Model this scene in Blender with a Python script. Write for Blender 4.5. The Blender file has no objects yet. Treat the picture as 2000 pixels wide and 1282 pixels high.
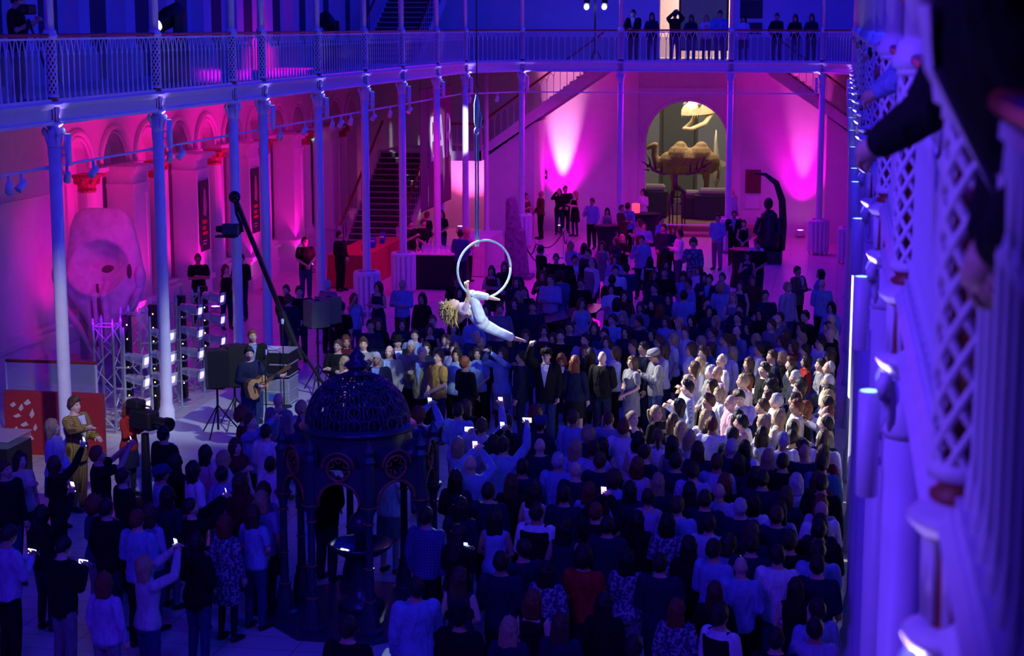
import bpy, bmesh, math, random
import numpy as np
from mathutils import Vector, Matrix, Euler
random.seed(7)
sc = bpy.context.scene
COL = sc.collection
PI = math.pi
# ------------------------------------------------------------------ camera
F = 3500.0; HC = 7.5
pitch = math.atan((641-50)/F)
yaw = -math.atan((1650-1000)*math.cos(pitch)/F)
camd = bpy.data.cameras.new('camera'); cam = bpy.data.objects.new('camera', camd); COL.objects.link(cam)
camd.sensor_width = 36.0; camd.lens = F/2000*36; camd.clip_start = 0.1; camd.clip_end = 300
cam.location = (0, 0, HC); cam.rotation_euler = (PI/2-pitch, 0, -yaw)
camd.dof.use_dof = True; camd.dof.focus_distance = 34; camd.dof.aperture_fstop = 3.2
sc.camera = cam
# ------------------------------------------------------------------ world, lights, exposure
vs = sc.view_settings
vs.view_transform = 'Standard'; vs.look = 'None'; vs.gamma = 1; vs.use_curve_mapping = False; vs.exposure = 0.0
w = bpy.data.worlds.new('world'); sc.world = w; w.use_nodes = True
w.node_tree.nodes['Background'].inputs[0].default_value = (0.002, 0.006, 1, 1)
w.node_tree.nodes['Background'].inputs[1].default_value = 0.016
sc.cycles.use_denoising = True; sc.cycles.adaptive_threshold = 0.02
sc.cycles.max_bounces = 6; sc.cycles.diffuse_bounces = 3; sc.cycles.glossy_bounces = 3; sc.cycles.transparent_max_bounces = 16
sc.cycles.sample_clamp_indirect = 3
BLUE = (0.0005, 0.004, 1.0); MAG = (1.0, 0.0, 0.46); WHITE = (1.0, 0.98, 0.9)
def lamp(kind, name, loc, target, energy, color, size=1.0, size_y=None, angle=60, blend=0.5, parent=None):
    d = bpy.data.lights.new(name, kind); o = bpy.data.objects.new(name, d); COL.objects.link(o)
    o.location = loc; d.energy = energy; d.color = color
    if target is not None:
        o.rotation_euler = (Vector(target)-Vector(loc)).to_track_quat('-Z', 'Y').to_euler()
    if kind == 'AREA':
        d.size = size
        if size_y: d.shape = 'RECTANGLE'; d.size_y = size_y
    else:
        d.shadow_soft_size = size
    if kind == 'SPOT': d.spot_size = math.radians(angle); d.spot_blend = blend
    return o
# blue flood lights hung under the glass roof, washing the whole hall
for y, e in ((8, 120), (26, 420), (44, 800), (60, 850)):
    lamp('AREA', 'roof_flood', (-5.8, y, 17.5), (-5.8, y, 0), e, BLUE, 9, 12)
# blue wash from the right gallery across to the left gallery and columns
for y in (16, 33, 50):
    lamp('AREA', 'gallery_flood', (0.2, y, 11.5), (-12.5, y+4, 5), 420, (0.004, 0.035, 1.0), 1.5, 5)
# purple wash on the gallery fronts and columns, lamps added high over the near end
lamp('AREA', 'gallery_wash', (-5.8, 3, 13), (-6, 60, 6.5), 1600, (0.075, 0.016, 1.0), 6, 2)
lamp('SPOT', 'column_wash', (-9.0, 2.5, 9.6), (0.4, 7.5, 6.2), 2100, (0.22, 0.09, 1.0), 0.3, angle=48)
# white follow spots on the performer and the crowd by the pillars
lamp('SPOT', 'follow_spot', (-11.9, 33.4, 9.3), (-1.3, 29.3, 1.6), 24000, WHITE, 0.12, angle=30, blend=0.55)
lamp('SPOT', 'follow_spot', (-9.2, 58.6, 9.0), (-6.1, 30.0, 2.9), 30000, (0.72, 0.95, 1.0), 0.1, angle=3.4, blend=0.4)
lamp('SPOT', 'follow_spot', (0.0, 22.0, 9.0), (-6.1, 30.0, 2.9), 5200, (0.8, 0.97, 1.0), 0.1, angle=9, blend=0.5)
lamp('SPOT', 'stage_spot', (-4.5, 26.0, 9.5), (-10.4, 31, 1.0), 3000, (0.80, 0.9, 1.0), 0.2, angle=26, blend=0.6)
# magenta uplighters at the foot of the left wall and the end wall
UPL = [(-15.95, y) for y in (36.6, 39.9, 44.1, 48.4, 52.6)]
for x, y in UPL:
    lamp('SPOT', 'uplight_beam', (x, y, 0.35), (-17.0, y+0.2, 5.0), 170 if y < 38 else 320, MAG, 0.05, angle=84, blend=0.95)
UPF = [(-12.85, y) for y in (38.7, 42.9, 47.0)]
for x, y in UPF:
    lamp('SPOT', 'flood_beam', (x, y, 0.35), (-17.0, y, 4.7), 1200, (1.0, 0.0, 0.30), 0.06, angle=40, blend=0.9)
for x in (-10.1, -1.35):
    lamp('SPOT', 'uplight_beam', (x, 64.75, 0.45), (x+0.05, 65.45, 4.6), 780, (1.0, 0.0, 0.78), 0.08, angle=70, blend=0.95)
    lamp('SPOT', 'uplight_core', (x, 64.9, 0.45), (x+0.05, 65.45, 4.0), 4200 if x < -5 else 1500, (1.0, 0.34 if x < -5 else 0.12, 0.72), 0.05, angle=25, blend=1.0)
lamp('AREA', 'aisle_magenta_fill', (-14.2, 51, 5.85), (-16.6, 51, 0), 330, (1.0, 0.0, 0.42), 2, 20)  # added fill panel under the soffit, tints the left aisle
lamp('AREA', 'aisle_magenta_fill_far', (-5.8, 61.4, 5.9), (-5.8, 57.5, 0), 460, (1.0, 0.0, 0.9), 8, 1.4)  # added fill panel under the end soffit, tints the floor
lamp('SPOT', 'landing_uplight', (-13.6, 63.8, 0.3), (-13.5, 65, 2.8), 1300, (1, .1, .45), 0.08, angle=80, blend=0.8)
# warm gallery beyond the arch
lamp('AREA', 'arch_room_lamps', (-5.7, 70.0, 5.6), (-5.7, 72.5, 1.5), 300, (1.0, 0.88, 0.66), 3.5, 3)
lamp('AREA', 'upper_room_lamps', (-4.8, 70.5, 9.6), (-4.8, 72, 7), 330, (1.0, 0.74, 0.60), 2.5, 2)
lamp('SPOT', 'side_fill_spot', (-5.0, 14.0, 11.0), (-12.2, 27.6, 1.2), 4200, (1.0, 0.93, 0.78), 0.15, angle=14, blend=0.8)  # added spot over the hall, brightens the people at the left edge
# violet and magenta spots added for the whale skull, from stage side and above
lamp('SPOT', 'skull_spot', (-12.5, 29.2, 2.4), (-15.6, 35.8, 1.9), 700, (0.34, 0.0, 1.0), 0.05, angle=38, blend=0.8)
lamp('SPOT', 'skull_spot', (-13.4, 33.0, 5.8), (-15.4, 35.7, 3.3), 330, (1.0, 0.0, 0.35), 0.05, angle=50, blend=0.8)

# ------------------------------------------------------------------ pixel helpers (photo frame 2000 x 1282 -> world, at build time)
_r = np.array([math.cos(yaw), -math.sin(yaw), 0]); _f = np.array([math.sin(yaw)*math.cos(pitch), math.cos(yaw)*math.cos(pitch), -math.sin(pitch)])
_u = np.cross(_r, _f); _C = np.array([0, 0, HC])
def ray(px, py): return _r*(px-1000)/F+_u*(-(py-641)/F)+_f
def atz(px, py, z): d = ray(px, py); return _C+d*(z-HC)/d[2]
def aty(px, py, Y): d = ray(px, py); return _C+d*Y/d[1]
def atx(px, py, X): d = ray(px, py); return _C+d*X/d[0]
def proj(p):
    v = np.array(p, float)-_C; z = v@_f
    return (1000+F*(v@_r)/z, 641-F*(v@_u)/z)

# ------------------------------------------------------------------ materials
MATS = {}
def mat(name, col, rough=0.6, metal=0.0, var=0.12, scale=18, bump=0.0, emit=None, estr=0.0, spec=0.4, trans=0.0, alpha=1.0):
    if name in MATS: return MATS[name]
    m = bpy.data.materials.new(name); m.use_nodes = True; nt = m.node_tree; b = nt.nodes['Principled BSDF']
    b.inputs['Roughness'].default_value = rough; b.inputs['Metallic'].default_value = metal
    b.inputs['Specular IOR Level'].default_value = spec
    b.inputs['Transmission Weight'].default_value = trans; b.inputs['Alpha'].default_value = alpha
    c = (*col, 1)
    tc = nt.nodes.new('ShaderNodeTexCoord'); nz = nt.nodes.new('ShaderNodeTexNoise'); nz.inputs['Scale'].default_value = scale; nz.inputs['Detail'].default_value = 3
    nt.links.new(tc.outputs['Object'], nz.inputs['Vector'])
    rp = nt.nodes.new('ShaderNodeValToRGB'); rp.color_ramp.elements[0].position = 0.3; rp.color_ramp.elements[1].position = 0.7
    rp.color_ramp.elements[0].color = tuple(max(0, v*(1-var)) for v in col)+(1,); rp.color_ramp.elements[1].color = tuple(min(1, v*(1+var)) for v in col)+(1,)
    nt.links.new(nz.outputs['Fac'], rp.inputs[0]); nt.links.new(rp.outputs[0], b.inputs['Base Color'])
    if bump:
        bp = nt.nodes.new('ShaderNodeBump'); bp.inputs['Strength'].default_value = bump; bp.inputs['Distance'].default_value = 0.01
        nt.links.new(nz.outputs['Fac'], bp.inputs['Height']); nt.links.new(bp.outputs[0], b.inputs['Normal'])
    if emit:
        b.inputs['Emission Color'].default_value = (*emit, 1); b.inputs['Emission Strength'].default_value = estr
    MATS[name] = m; return m
def pattern(name, kind, c1, c2, scale=30, rough=0.8):
    if name in MATS: return MATS[name]
    m = bpy.data.materials.new(name); m.use_nodes = True; nt = m.node_tree; b = nt.nodes['Principled BSDF']; b.inputs['Roughness'].default_value = rough
    b.inputs['Specular IOR Level'].default_value = 0.2
    tc = nt.nodes.new('ShaderNodeTexCoord'); mx = nt.nodes.new('ShaderNodeMix'); mx.data_type = 'RGBA'
    mx.inputs['A'].default_value = (*c1, 1); mx.inputs['B'].default_value = (*c2, 1)
    def wave(d):
        wv = nt.nodes.new('ShaderNodeTexWave'); wv.bands_direction = d; wv.inputs['Scale'].default_value = scale; nt.links.new(tc.outputs['Object'], wv.inputs['Vector'])
        g = nt.nodes.new('ShaderNodeMath'); g.operation = 'GREATER_THAN'; g.inputs[1].default_value = 0.72; nt.links.new(wv.outputs['Fac'], g.inputs[0]); return g
    if kind == 'stripe': nt.links.new(wave('X').outputs[0], mx.inputs['Factor'])
    elif kind == 'check':
        g = nt.nodes.new('ShaderNodeMath'); g.operation = 'MAXIMUM'; nt.links.new(wave('X').outputs[0], g.inputs[0]); nt.links.new(wave('Z').outputs[0], g.inputs[1]); nt.links.new(g.outputs[0], mx.inputs['Factor'])
    elif kind == 'dots':
        v = nt.nodes.new('ShaderNodeTexVoronoi'); v.inputs['Scale'].default_value = scale; v.inputs['Randomness'].default_value = 0.2; nt.links.new(tc.outputs['Object'], v.inputs['Vector'])
        g = nt.nodes.new('ShaderNodeMath'); g.operation = 'LESS_THAN'; g.inputs[1].default_value = 0.33; nt.links.new(v.outputs['Distance'], g.inputs[0]); nt.links.new(g.outputs[0], mx.inputs['Factor'])
    else:
        v = nt.nodes.new('ShaderNodeTexNoise'); v.inputs['Scale'].default_value = scale; v.inputs['Detail'].default_value = 2; nt.links.new(tc.outputs['Object'], v.inputs['Vector'])
        g = nt.nodes.new('ShaderNodeMath'); g.operation = 'GREATER_THAN'; g.inputs[1].default_value = 0.52; nt.links.new(v.outputs['Fac'], g.inputs[0]); nt.links.new(g.outputs[0], mx.inputs['Factor'])
    nt.links.new(mx.outputs['Result'], b.inputs['Base Color']); MATS[name] = m; return m

# ------------------------------------------------------------------ mesh builder
class MB:
    def __init__(s): s.v = []; s.f = []; s.m = []
    def add(s, vs, fs, mi=0):
        o = len(s.v); s.v.extend([tuple(map(float, p)) for p in vs]); s.f.extend([tuple(i+o for i in q) for q in fs]); s.m.extend([mi]*len(fs)); return s
    def box(s, a, b, mi=0):
        (x0, y0, z0), (x1, y1, z1) = a, b
        return s.add([(x0,y0,z0),(x1,y0,z0),(x1,y1,z0),(x0,y1,z0),(x0,y0,z1),(x1,y0,z1),(x1,y1,z1),(x0,y1,z1)], [(0,3,2,1),(4,5,6,7),(0,1,5,4),(1,2,6,5),(2,3,7,6),(3,0,4,7)], mi)
    def cbox(s, c, d, mi=0, M=None):
        n = len(s.v); s.box([c[i]-d[i]/2 for i in range(3)], [c[i]+d[i]/2 for i in range(3)], mi)
        if M is not None:
            for i in range(n, len(s.v)): s.v[i] = tuple(M @ Vector(s.v[i]))
        return s
    def bbox(s, c, d, e=0.01, mi=0):   # box with chamfered edges
        bm = bmesh.new(); bmesh.ops.create_cube(bm, size=1)
        for v in bm.verts: v.co = Vector((v.co.x*d[0], v.co.y*d[1], v.co.z*d[2]))
        bmesh.ops.bevel(bm, geom=bm.edges[:], offset=e, segments=1, affect='EDGES')
        bm.verts.index_update()
        s.add([(v.co.x+c[0], v.co.y+c[1], v.co.z+c[2]) for v in bm.verts], [[v.index for v in f.verts] for f in bm.faces], mi); bm.free(); return s
    def lathe(s, prof, c=(0,0,0), n=16, mi=0, axis='z', sx=1, sy=1, cap=True):
        vs = []; fs = []
        for r, z in prof:
            for k in range(n):
                t = 2*PI*k/n; p = (r*math.cos(t)*sx, r*math.sin(t)*sy, z)
                if axis == 'x': p = (p[2], p[0], p[1])
                elif axis == 'y': p = (p[1], p[2], p[0])
                vs.append((p[0]+c[0], p[1]+c[1], p[2]+c[2]))
        for i in range(len(prof)-1):
            for k in range(n): fs.append((i*n+k, i*n+(k+1) % n, (i+1)*n+(k+1) % n, (i+1)*n+k))
        if cap: fs.append(tuple(range(n-1, -1, -1))); fs.append(tuple((len(prof)-1)*n+k for k in range(n)))
        return s.add(vs, fs, mi)
    def tube(s, pts, r, n=8, mi=0, cap=True, flat=None):
        pts = [np.array(p, float) for p in pts]; rs = r if hasattr(r, '__len__') else [r]*len(pts)
        vs = []; fs = []; prev = None
        for i, p in enumerate(pts):
            d = pts[min(i+1, len(pts)-1)]-pts[max(i-1, 0)]; d = d/(np.linalg.norm(d)+1e-9)
            if prev is None:
                a = np.array([0, 0, 1.]) if abs(d[2]) < 0.9 else np.array([0, 1., 0])
                u = np.cross(a, d)
            else: u = prev-d*(prev@d)
            u /= np.linalg.norm(u)+1e-9; prev = u; v = np.cross(d, u)
            for k in range(n):
                t = 2*PI*k/n+PI/n; vs.append(p+rs[i]*(u*math.cos(t)+v*math.sin(t)*(flat or 1)))
        for i in range(len(pts)-1):
            for k in range(n): fs.append((i*n+k, i*n+(k+1) % n, (i+1)*n+(k+1) % n, (i+1)*n+k))
        if cap: fs.append(tuple(range(n-1, -1, -1))); fs.append(tuple((len(pts)-1)*n+k for k in range(n)))
        return s.add(vs, fs, mi)
    def loft(s, rings, mi=0, cap=True):
        n = len(rings[0]); vs = [p for r in rings for p in r]; fs = []
        for i in range(len(rings)-1):
            for k in range(n): fs.append((i*n+k, i*n+(k+1) % n, (i+1)*n+(k+1) % n, (i+1)*n+k))
        if cap: fs.append(tuple(range(n-1, -1, -1))); fs.append(tuple((len(rings)-1)*n+k for k in range(n)))
        return s.add(vs, fs, mi)
    def ball(s, c, r, nu=12, nv=8, mi=0):
        r = r if hasattr(r, '__len__') else (r, r, r); vs = [(c[0], c[1], c[2]+r[2])]; fs = []
        for j in range(1, nv):
            a = PI*j/nv
            for k in range(nu):
                t = 2*PI*k/nu; vs.append((c[0]+r[0]*math.sin(a)*math.cos(t), c[1]+r[1]*math.sin(a)*math.sin(t), c[2]+r[2]*math.cos(a)))
        vs.append((c[0], c[1], c[2]-r[2])); L = len(vs)-1
        for k in range(nu):
            fs.append((0, 1+k, 1+(k+1) % nu)); fs.append((L, 1+(nv-2)*nu+(k+1) % nu, 1+(nv-2)*nu+k))
        for j in range(nv-2):
            for k in range(nu): fs.append((1+j*nu+k, 1+(j+1)*nu+k, 1+(j+1)*nu+(k+1) % nu, 1+j*nu+(k+1) % nu))
        return s.add(vs, fs, mi)
    def prism(s, poly, y0, y1, mi=0, plane='xz'):   # polygon extruded along the third axis
        n = len(poly); vs = []
        for h in (y0, y1):
            for a, b in poly: vs.append({'xz': (a, h, b), 'xy': (a, b, h), 'yz': (h, a, b)}[plane])
        fs = [tuple(range(n)), tuple(range(2*n-1, n-1, -1))]+[(k, k+n, (k+1) % n+n, (k+1) % n) for k in range(n)]
        return s.add(vs, fs, mi)
    def xf(s, M, start=0):
        for i in range(start, len(s.v)): s.v[i] = tuple(M @ Vector(s.v[i]))
        return s
    def mesh(s, name, mats, smooth=False):
        me = bpy.data.meshes.new(name); me.from_pydata(s.v, [], s.f)
        for m in (mats if isinstance(mats, (list, tuple)) else [mats]): me.materials.append(m)
        if any(s.m): me.polygons.foreach_set('material_index', s.m)
        if smooth: me.polygons.foreach_set('use_smooth', [True]*len(s.f))
        bm = bmesh.new(); bm.from_mesh(me); bmesh.ops.recalc_face_normals(bm, faces=bm.faces[:]); bm.to_mesh(me); bm.free()
        return me
    def build(s, name, mats, parent=None, loc=None, rz=0, smooth=False):
        return put(name, s.mesh(name, mats, smooth), parent, loc, rz)
def put(name, me, parent=None, loc=None, rz=0):
    o = bpy.data.objects.new(name, me); COL.objects.link(o)
    if parent is not None: o.parent = parent
    if loc is not None: o.location = loc
    if rz: o.rotation_euler = (0, 0, rz)
    return o
def empty(name, loc=(0,0,0), rz=0):
    o = bpy.data.objects.new(name, None); COL.objects.link(o); o.location = loc; o.rotation_euler = (0, 0, rz); o.empty_display_size = 0.1; return o
def tag(o, label=None, cat=None, group=None, kind=None):
    if label: o['label'] = label
    if cat: o['category'] = cat
    if group: o['group'] = group
    if kind: o['kind'] = kind
    return o
ORD = ['first','second','third','fourth','fifth','sixth','seventh','eighth','ninth','tenth','eleventh','twelfth','thirteenth','fourteenth','fifteenth','sixteenth']
# ================================================================== STRUCTURE
XL, XWL, YE, YW, XR = -12.1, -17.1, 60.0, 65.5, 0.335
ZF = 6.25
LY = [26.35, 30.7, 34.8, 36.7, 40.8, 45.0, 49.0, 53.4, 57.6]
plaster = mat('plaster', (0.78, 0.74, 0.74), 0.75, var=0.04, scale=3)
iron = mat('white_iron', (0.80, 0.78, 0.84), 0.42, var=0.05, scale=6)
ironb = mat('painted_iron', (0.72, 0.72, 0.82), 0.45, var=0.05, scale=6)
redb = mat('red_brown_paint', (0.33, 0.075, 0.05), 0.5)
darkm = mat('dark_band', (0.05, 0.05, 0.09), 0.5)
railm = mat('red_handrail', (0.35, 0.035, 0.03), 0.35)
glassm = mat('balustrade_glass', (0.22, 0.32, 0.34), 0.06, alpha=0.28, spec=0.6, var=0.05)
stone = mat('floor_stone', (0.62, 0.58, 0.56), 0.28, var=0.08, scale=1.2)
def stonefloor():
    nt = stone.node_tree; b = nt.nodes['Principled BSDF']; tc = nt.nodes.new('ShaderNodeTexCoord')
    br = nt.nodes.new('ShaderNodeTexBrick'); br.inputs['Scale'].default_value = 0.55; br.inputs['Mortar Size'].default_value = 0.006; br.offset = 0.0
    br.inputs['Color1'].default_value = (0.60, 0.56, 0.54, 1); br.inputs['Color2'].default_value = (0.66, 0.62, 0.6, 1); br.inputs['Mortar'].default_value = (0.3, 0.28, 0.28, 1)
    nt.links.new(tc.outputs['Object'], br.inputs['Vector']); nt.links.new(br.outputs['Color'], b.inputs['Base Color'])
stonefloor()
def struct(o, label=None): return tag(o, label, None, None, 'structure')
struct(MB().box((-22, -3, -0.3), (8, 78, 0)).build('floor', stone), 'pale stone floor of the museum hall')

# ---- left wall with blind arches, piers and red-capital columns
wl = struct(MB().box((XWL-0.6, 8, 0), (XWL-0.35, 66, 5.95)).build('wall_left', plaster), 'left aisle wall with blind arches and pilasters')
ARC = [38.4+2.12*k for k in range(12)]
def arch_panel(w, z0, zs, r, ztop, x0, x1, n=14):    # wall piece of width w with a round arched notch (yz polygon)
    poly = [(-w/2, z0), (-r, z0), (-r, zs)]+[(-r*math.cos(PI*k/n), zs+r*math.sin(PI*k/n)) for k in range(1, n)]+[(r, zs), (r, z0), (w/2, z0), (w/2, ztop), (-w/2, ztop)]
    m = MB(); n1 = n//2
    # two halves keep each polygon simple
    L = poly[:3+n1]+[(0, ztop), (-w/2, ztop)]; R = [(0, ztop)]+poly[2+n1:-2]+[(w/2, ztop)]
    m.prism(L, x0, x1, plane='yz'); m.prism(R, x0, x1, plane='yz'); return m
pm = arch_panel(2.12, 1.0, 4.25, 0.74, 5.95, XWL-0.35, XWL).mesh('arch_panel', plaster)
def arc_ring(r, rt, x, zs, n=16): return [(x, -r*math.cos(PI*k/n), zs+r*math.sin(PI*k/n)) for k in range(n+1)]
rm_ = MB().tube(arc_ring(0.86, 0, XWL+0.02, 4.25), 0.075, 6).tube(arc_ring(0.74, 0, XWL+0.0, 4.25), 0.045, 6).mesh('arch_moulding', plaster, True)
im_ = MB().box((XWL, -1.06, 4.0), (XWL+0.12, -0.74, 4.12)).box((XWL, -1.06, 4.12), (XWL+0.18, -0.72, 4.22)).box((XWL, 0.74, 4.0), (XWL+0.12, 1.06, 4.12)).box((XWL, 0.72, 4.12), (XWL+0.18, 1.06, 4.22)).mesh('impost', plaster)
for y in ARC:
    put('arch_panel', pm, wl, (0, y, 0)); put('arch_moulding', rm_, wl, (0, y, 0)); put('impost', im_, wl, (0, y, 0))
MB().box((XWL-0.35, 8, 0), (XWL, ARC[0]-1.06, 5.95)).build('plain_panel', plaster, wl)
MB().box((XWL-0.35, ARC[0]-1.06, 0), (XWL, 66, 1.0)).build('dado', plaster, wl)
bb = struct(MB().box((XWL, 8, 0), (XWL+0.16, 57, 0.42)).box((XWL, 8, 0.42), (XWL+0.1, 57, 0.78)).box((XWL, 8, 0.78), (XWL+0.2, 57, 0.86)).box((XWL, 8, 0.86), (XWL+0.12, 57, 0.98)).build('baseboard_left', plaster), 'moulded plinth along the left wall')
struct(MB().box((XWL, 8, 3.72), (XWL+0.08, ARC[0]-1.3, 3.86)).build('trim_1', plaster), 'thin string course on the left wall')
redcap = mat('red_gilt_capital', (0.42, 0.05, 0.06), 0.4, var=0.4, scale=25, bump=0.6)
# piers standing in front of every second arch
pier = MB()
pier.box((XWL, -0.55, 0), (XWL+0.72, 0.55, 0.4)).box((XWL, -0.5, 0.4), (XWL+0.66, 0.5, 0.86)).box((XWL, -0.57, 0.86), (XWL+0.74, 0.57, 0.98))
pier.box((XWL, -0.5, 0.98), (XWL+0.62, 0.5, 3.7)).box((XWL+0.62, -0.5, 0.98), (XWL+0.66, -0.38, 3.7)).box((XWL+0.62, 0.38, 0.98), (XWL+0.66, 0.5, 3.7)).box((XWL+0.62, -0.38, 3.55), (XWL+0.66, 0.38, 3.7))
pier.box((XWL, -0.54, 3.7), (XWL+0.68, 0.54, 3.8)).box((XWL, -0.5, 3.8), (XWL+0.62, 0.5, 4.05)).box((XWL, -0.56, 4.05), (XWL+0.72, 0.56, 4.13)).box((XWL, -0.62, 4.13), (XWL+0.8, 0.62, 4.22))
pme = pier.mesh('pier', plaster)
PIERS = [40.52+4.24*k for k in range(5)]
for y in PIERS: put('pier', pme, wl, (0, y, 0))
# engaged columns with red capitals between the piers
ec = MB(); ec.box((XWL, -0.3, 0), (XWL+0.5, 0.3, 0.9)).lathe([(0.27, 0.9), (0.27, 1.0), (0.22, 1.06), (0.2, 1.15), (0.18, 3.75)], (XWL+0.22, 0, 0), 16)
eme = ec.mesh('engaged_column', plaster, False)
cm = MB().lathe([(0.2, 3.75), (0.22, 3.8), (0.2, 3.86), (0.27, 4.0), (0.33, 4.1)], (XWL+0.22, 0, 0), 12).box((XWL, -0.34, 4.1), (XWL+0.56, 0.34, 4.17))
for k in range(8):
    t = 2*PI*k/8; cm.ball((XWL+0.22+0.27*math.cos(t), 0.27*math.sin(t), 4.02), (0.06, 0.06, 0.09), 6, 4)
cme = cm.mesh('column_capital', redcap)
for k in range(6):
    y = 38.4+4.24*k; o = put('engaged_column', eme, wl, (0, y, 0)); put('column_capital', cme, o)
# ---- upper left wall behind the gallery
uw = struct(MB().box((XWL-0.6, 8, ZF-0.1), (XWL-0.2, 66, 11)).build('wall_upper_left', plaster), 'upper gallery wall on the left with pilasters')
up = MB().box((XWL-0.2, -0.42, ZF), (XWL+0.28, 0.42, 6.9)).box((XWL-0.2, -0.36, 6.9), (XWL+0.2, 0.36, 7.05)).box((XWL-0.2, -0.3, 7.05), (XWL+0.14, 0.3, 11)).mesh('pilaster', plaster)
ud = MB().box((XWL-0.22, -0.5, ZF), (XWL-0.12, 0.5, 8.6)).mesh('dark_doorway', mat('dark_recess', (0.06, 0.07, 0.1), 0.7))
for k in range(14):
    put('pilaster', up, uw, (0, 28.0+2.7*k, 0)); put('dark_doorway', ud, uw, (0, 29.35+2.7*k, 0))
# ---- end wall: big arch below, opening above
we = struct(empty('wall_back', (0, 0, 0)), 'end wall with a tall round arch')
AX = -5.55; AR = 1.5; AS = 3.29
n = 20
left = [(XWL-0.5, 0), (AX-AR, 0), (AX-AR, AS)]+[(AX-AR*math.cos(PI*k/n), AS+AR*math.sin(PI*k/n)) for k in range(1, n//2+1)]+[(AX, 6.1), (XWL-0.5, 6.1)]
rgt = [(AX, 6.1)]+[(AX-AR*math.cos(PI*k/n), AS+AR*math.sin(PI*k/n)) for k in range(n//2, n)]+[(AX+AR, AS), (AX+AR, 0), (6, 0), (6, 6.1)]
MB().prism(left, YW, YW+0.5).build('end_wall_panel', plaster, we); MB().prism(rgt, YW, YW+0.5).build('end_wall_panel', plaster, we)
MB().tube([(AX-1.58*math.cos(PI*k/18), YW-0.01, AS+1.58*math.sin(PI*k/18)) for k in range(19)], 0.05, 6).build('arch_edge', plaster, we, smooth=True)
MB().box((-7.55, YW-0.12, 0), (-7.3, YW, 5.95)).box((-7.62, YW-0.16, 0), (-7.24, YW, 0.5)).build('pilaster_strip', plaster, we)
MB().box((-3.8, YW-0.12, 0), (-3.55, YW, 5.95)).box((-3.86, YW-0.16, 0), (-3.48, YW, 0.5)).build('pilaster_strip', plaster, we)
MB().box((-7.3, YW-0.05, 5.2), (-3.8, YW, 5.28)).build('wall_band', plaster, we)
# upper end wall with the doorway to a warm gallery
MB().box((XWL-0.5, YW, 6.1), (-6.6, YW+0.4, 11)).box((-3.95, YW, 6.1), (6, YW+0.4, 11)).box((-6.6, YW, 9.2), (-3.95, YW+0.4, 11)).build('upper_end_wall', plaster, we)
MB().box((-3.7, YW-0.02, 7.75), (-2.9, YW, 8.4)).box((-3.7, YW-0.02, 7.2), (-2.9, YW, 7.6)).build('dark_panel', mat('dark_panel', (0.02, 0.02, 0.04), 0.5), we)
# rooms beyond
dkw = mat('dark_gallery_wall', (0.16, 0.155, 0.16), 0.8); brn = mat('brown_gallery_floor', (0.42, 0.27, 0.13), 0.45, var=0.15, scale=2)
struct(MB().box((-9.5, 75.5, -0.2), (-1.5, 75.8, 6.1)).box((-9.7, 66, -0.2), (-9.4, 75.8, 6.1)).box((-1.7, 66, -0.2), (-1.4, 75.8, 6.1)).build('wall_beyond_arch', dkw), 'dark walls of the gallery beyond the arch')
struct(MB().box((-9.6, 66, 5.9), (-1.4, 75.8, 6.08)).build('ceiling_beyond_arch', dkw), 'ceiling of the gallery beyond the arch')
struct(MB().box((AX-2.6, 64.6, 0), (AX+2.6, 75.5, 0.34)).box((AX-2.4, 64.2, 0), (AX+2.4, 64.6, 0.17)).build('floor_beyond_arch', brn), 'raised brown floor running through the arch')
beige = mat('beige_wall', (0.62, 0.5, 0.44), 0.8)
struct(MB().box((-9, 73, 6.1), (-1, 73.3, 11)).box((-9.2, 66, 6.1), (-9, 73.3, 11)).box((-1, 66, 6.1), (-0.8, 73.3, 11)).build('wall_upper_beyond', beige), 'beige walls of the room behind the upper doorway')
struct(MB().box((-9.2, 65.8, 6.05), (-0.8, 73.3, 6.25)).build('floor_upper_beyond', beige), 'floor of the room behind the upper doorway')
# ---- galleries (floors with soffits)
sof = mat('soffit_plaster', (0.7, 0.66, 0.68), 0.7, var=0.04)
def gal(name, poly, lab): return struct(MB().prism(poly, 6.0, ZF, plane='xy').build(name, sof), lab)
gal('floor_gallery_left', [(XWL-0.4, 8), (XL+0.02, 8), (XL+0.02, 57.6), (-10.65, YE+0.02), (-10.65, YW+0.2), (XWL-0.4, YW+0.2)], 'upper gallery floor along the left side')
gal('floor_gallery_back', [(-10.65, YE+0.02), (-0.66, YE+0.02), (-0.66, YW+0.2), (-10.65, YW+0.2)], 'upper gallery floor across the far end')
gal('floor_gallery_right', [(-0.66, YE+0.02), (XR-0.02, 57.8), (XR-0.02, -2), (6, -2), (6, YW+0.2), (-0.66, YW+0.2)], 'upper gallery floor along the right side')
struct(MB().box((5.2, -2, ZF), (5.5, 66, 11)).build('wall_right', plaster), 'upper gallery wall on the right')
struct(MB().box((5.2, -2, 0), (5.5, 66, 6)).build('wall_lower_right', plaster), 'right aisle wall under the gallery')
rp = MB()
for y in (3.2, 7.4, 11.7, 16, 20.4): rp.box((4.9, y-0.35, ZF), (5.2, y+0.35, 11))
struct(rp.build('trim_2', plaster), 'pilasters of the right gallery wall')
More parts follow.
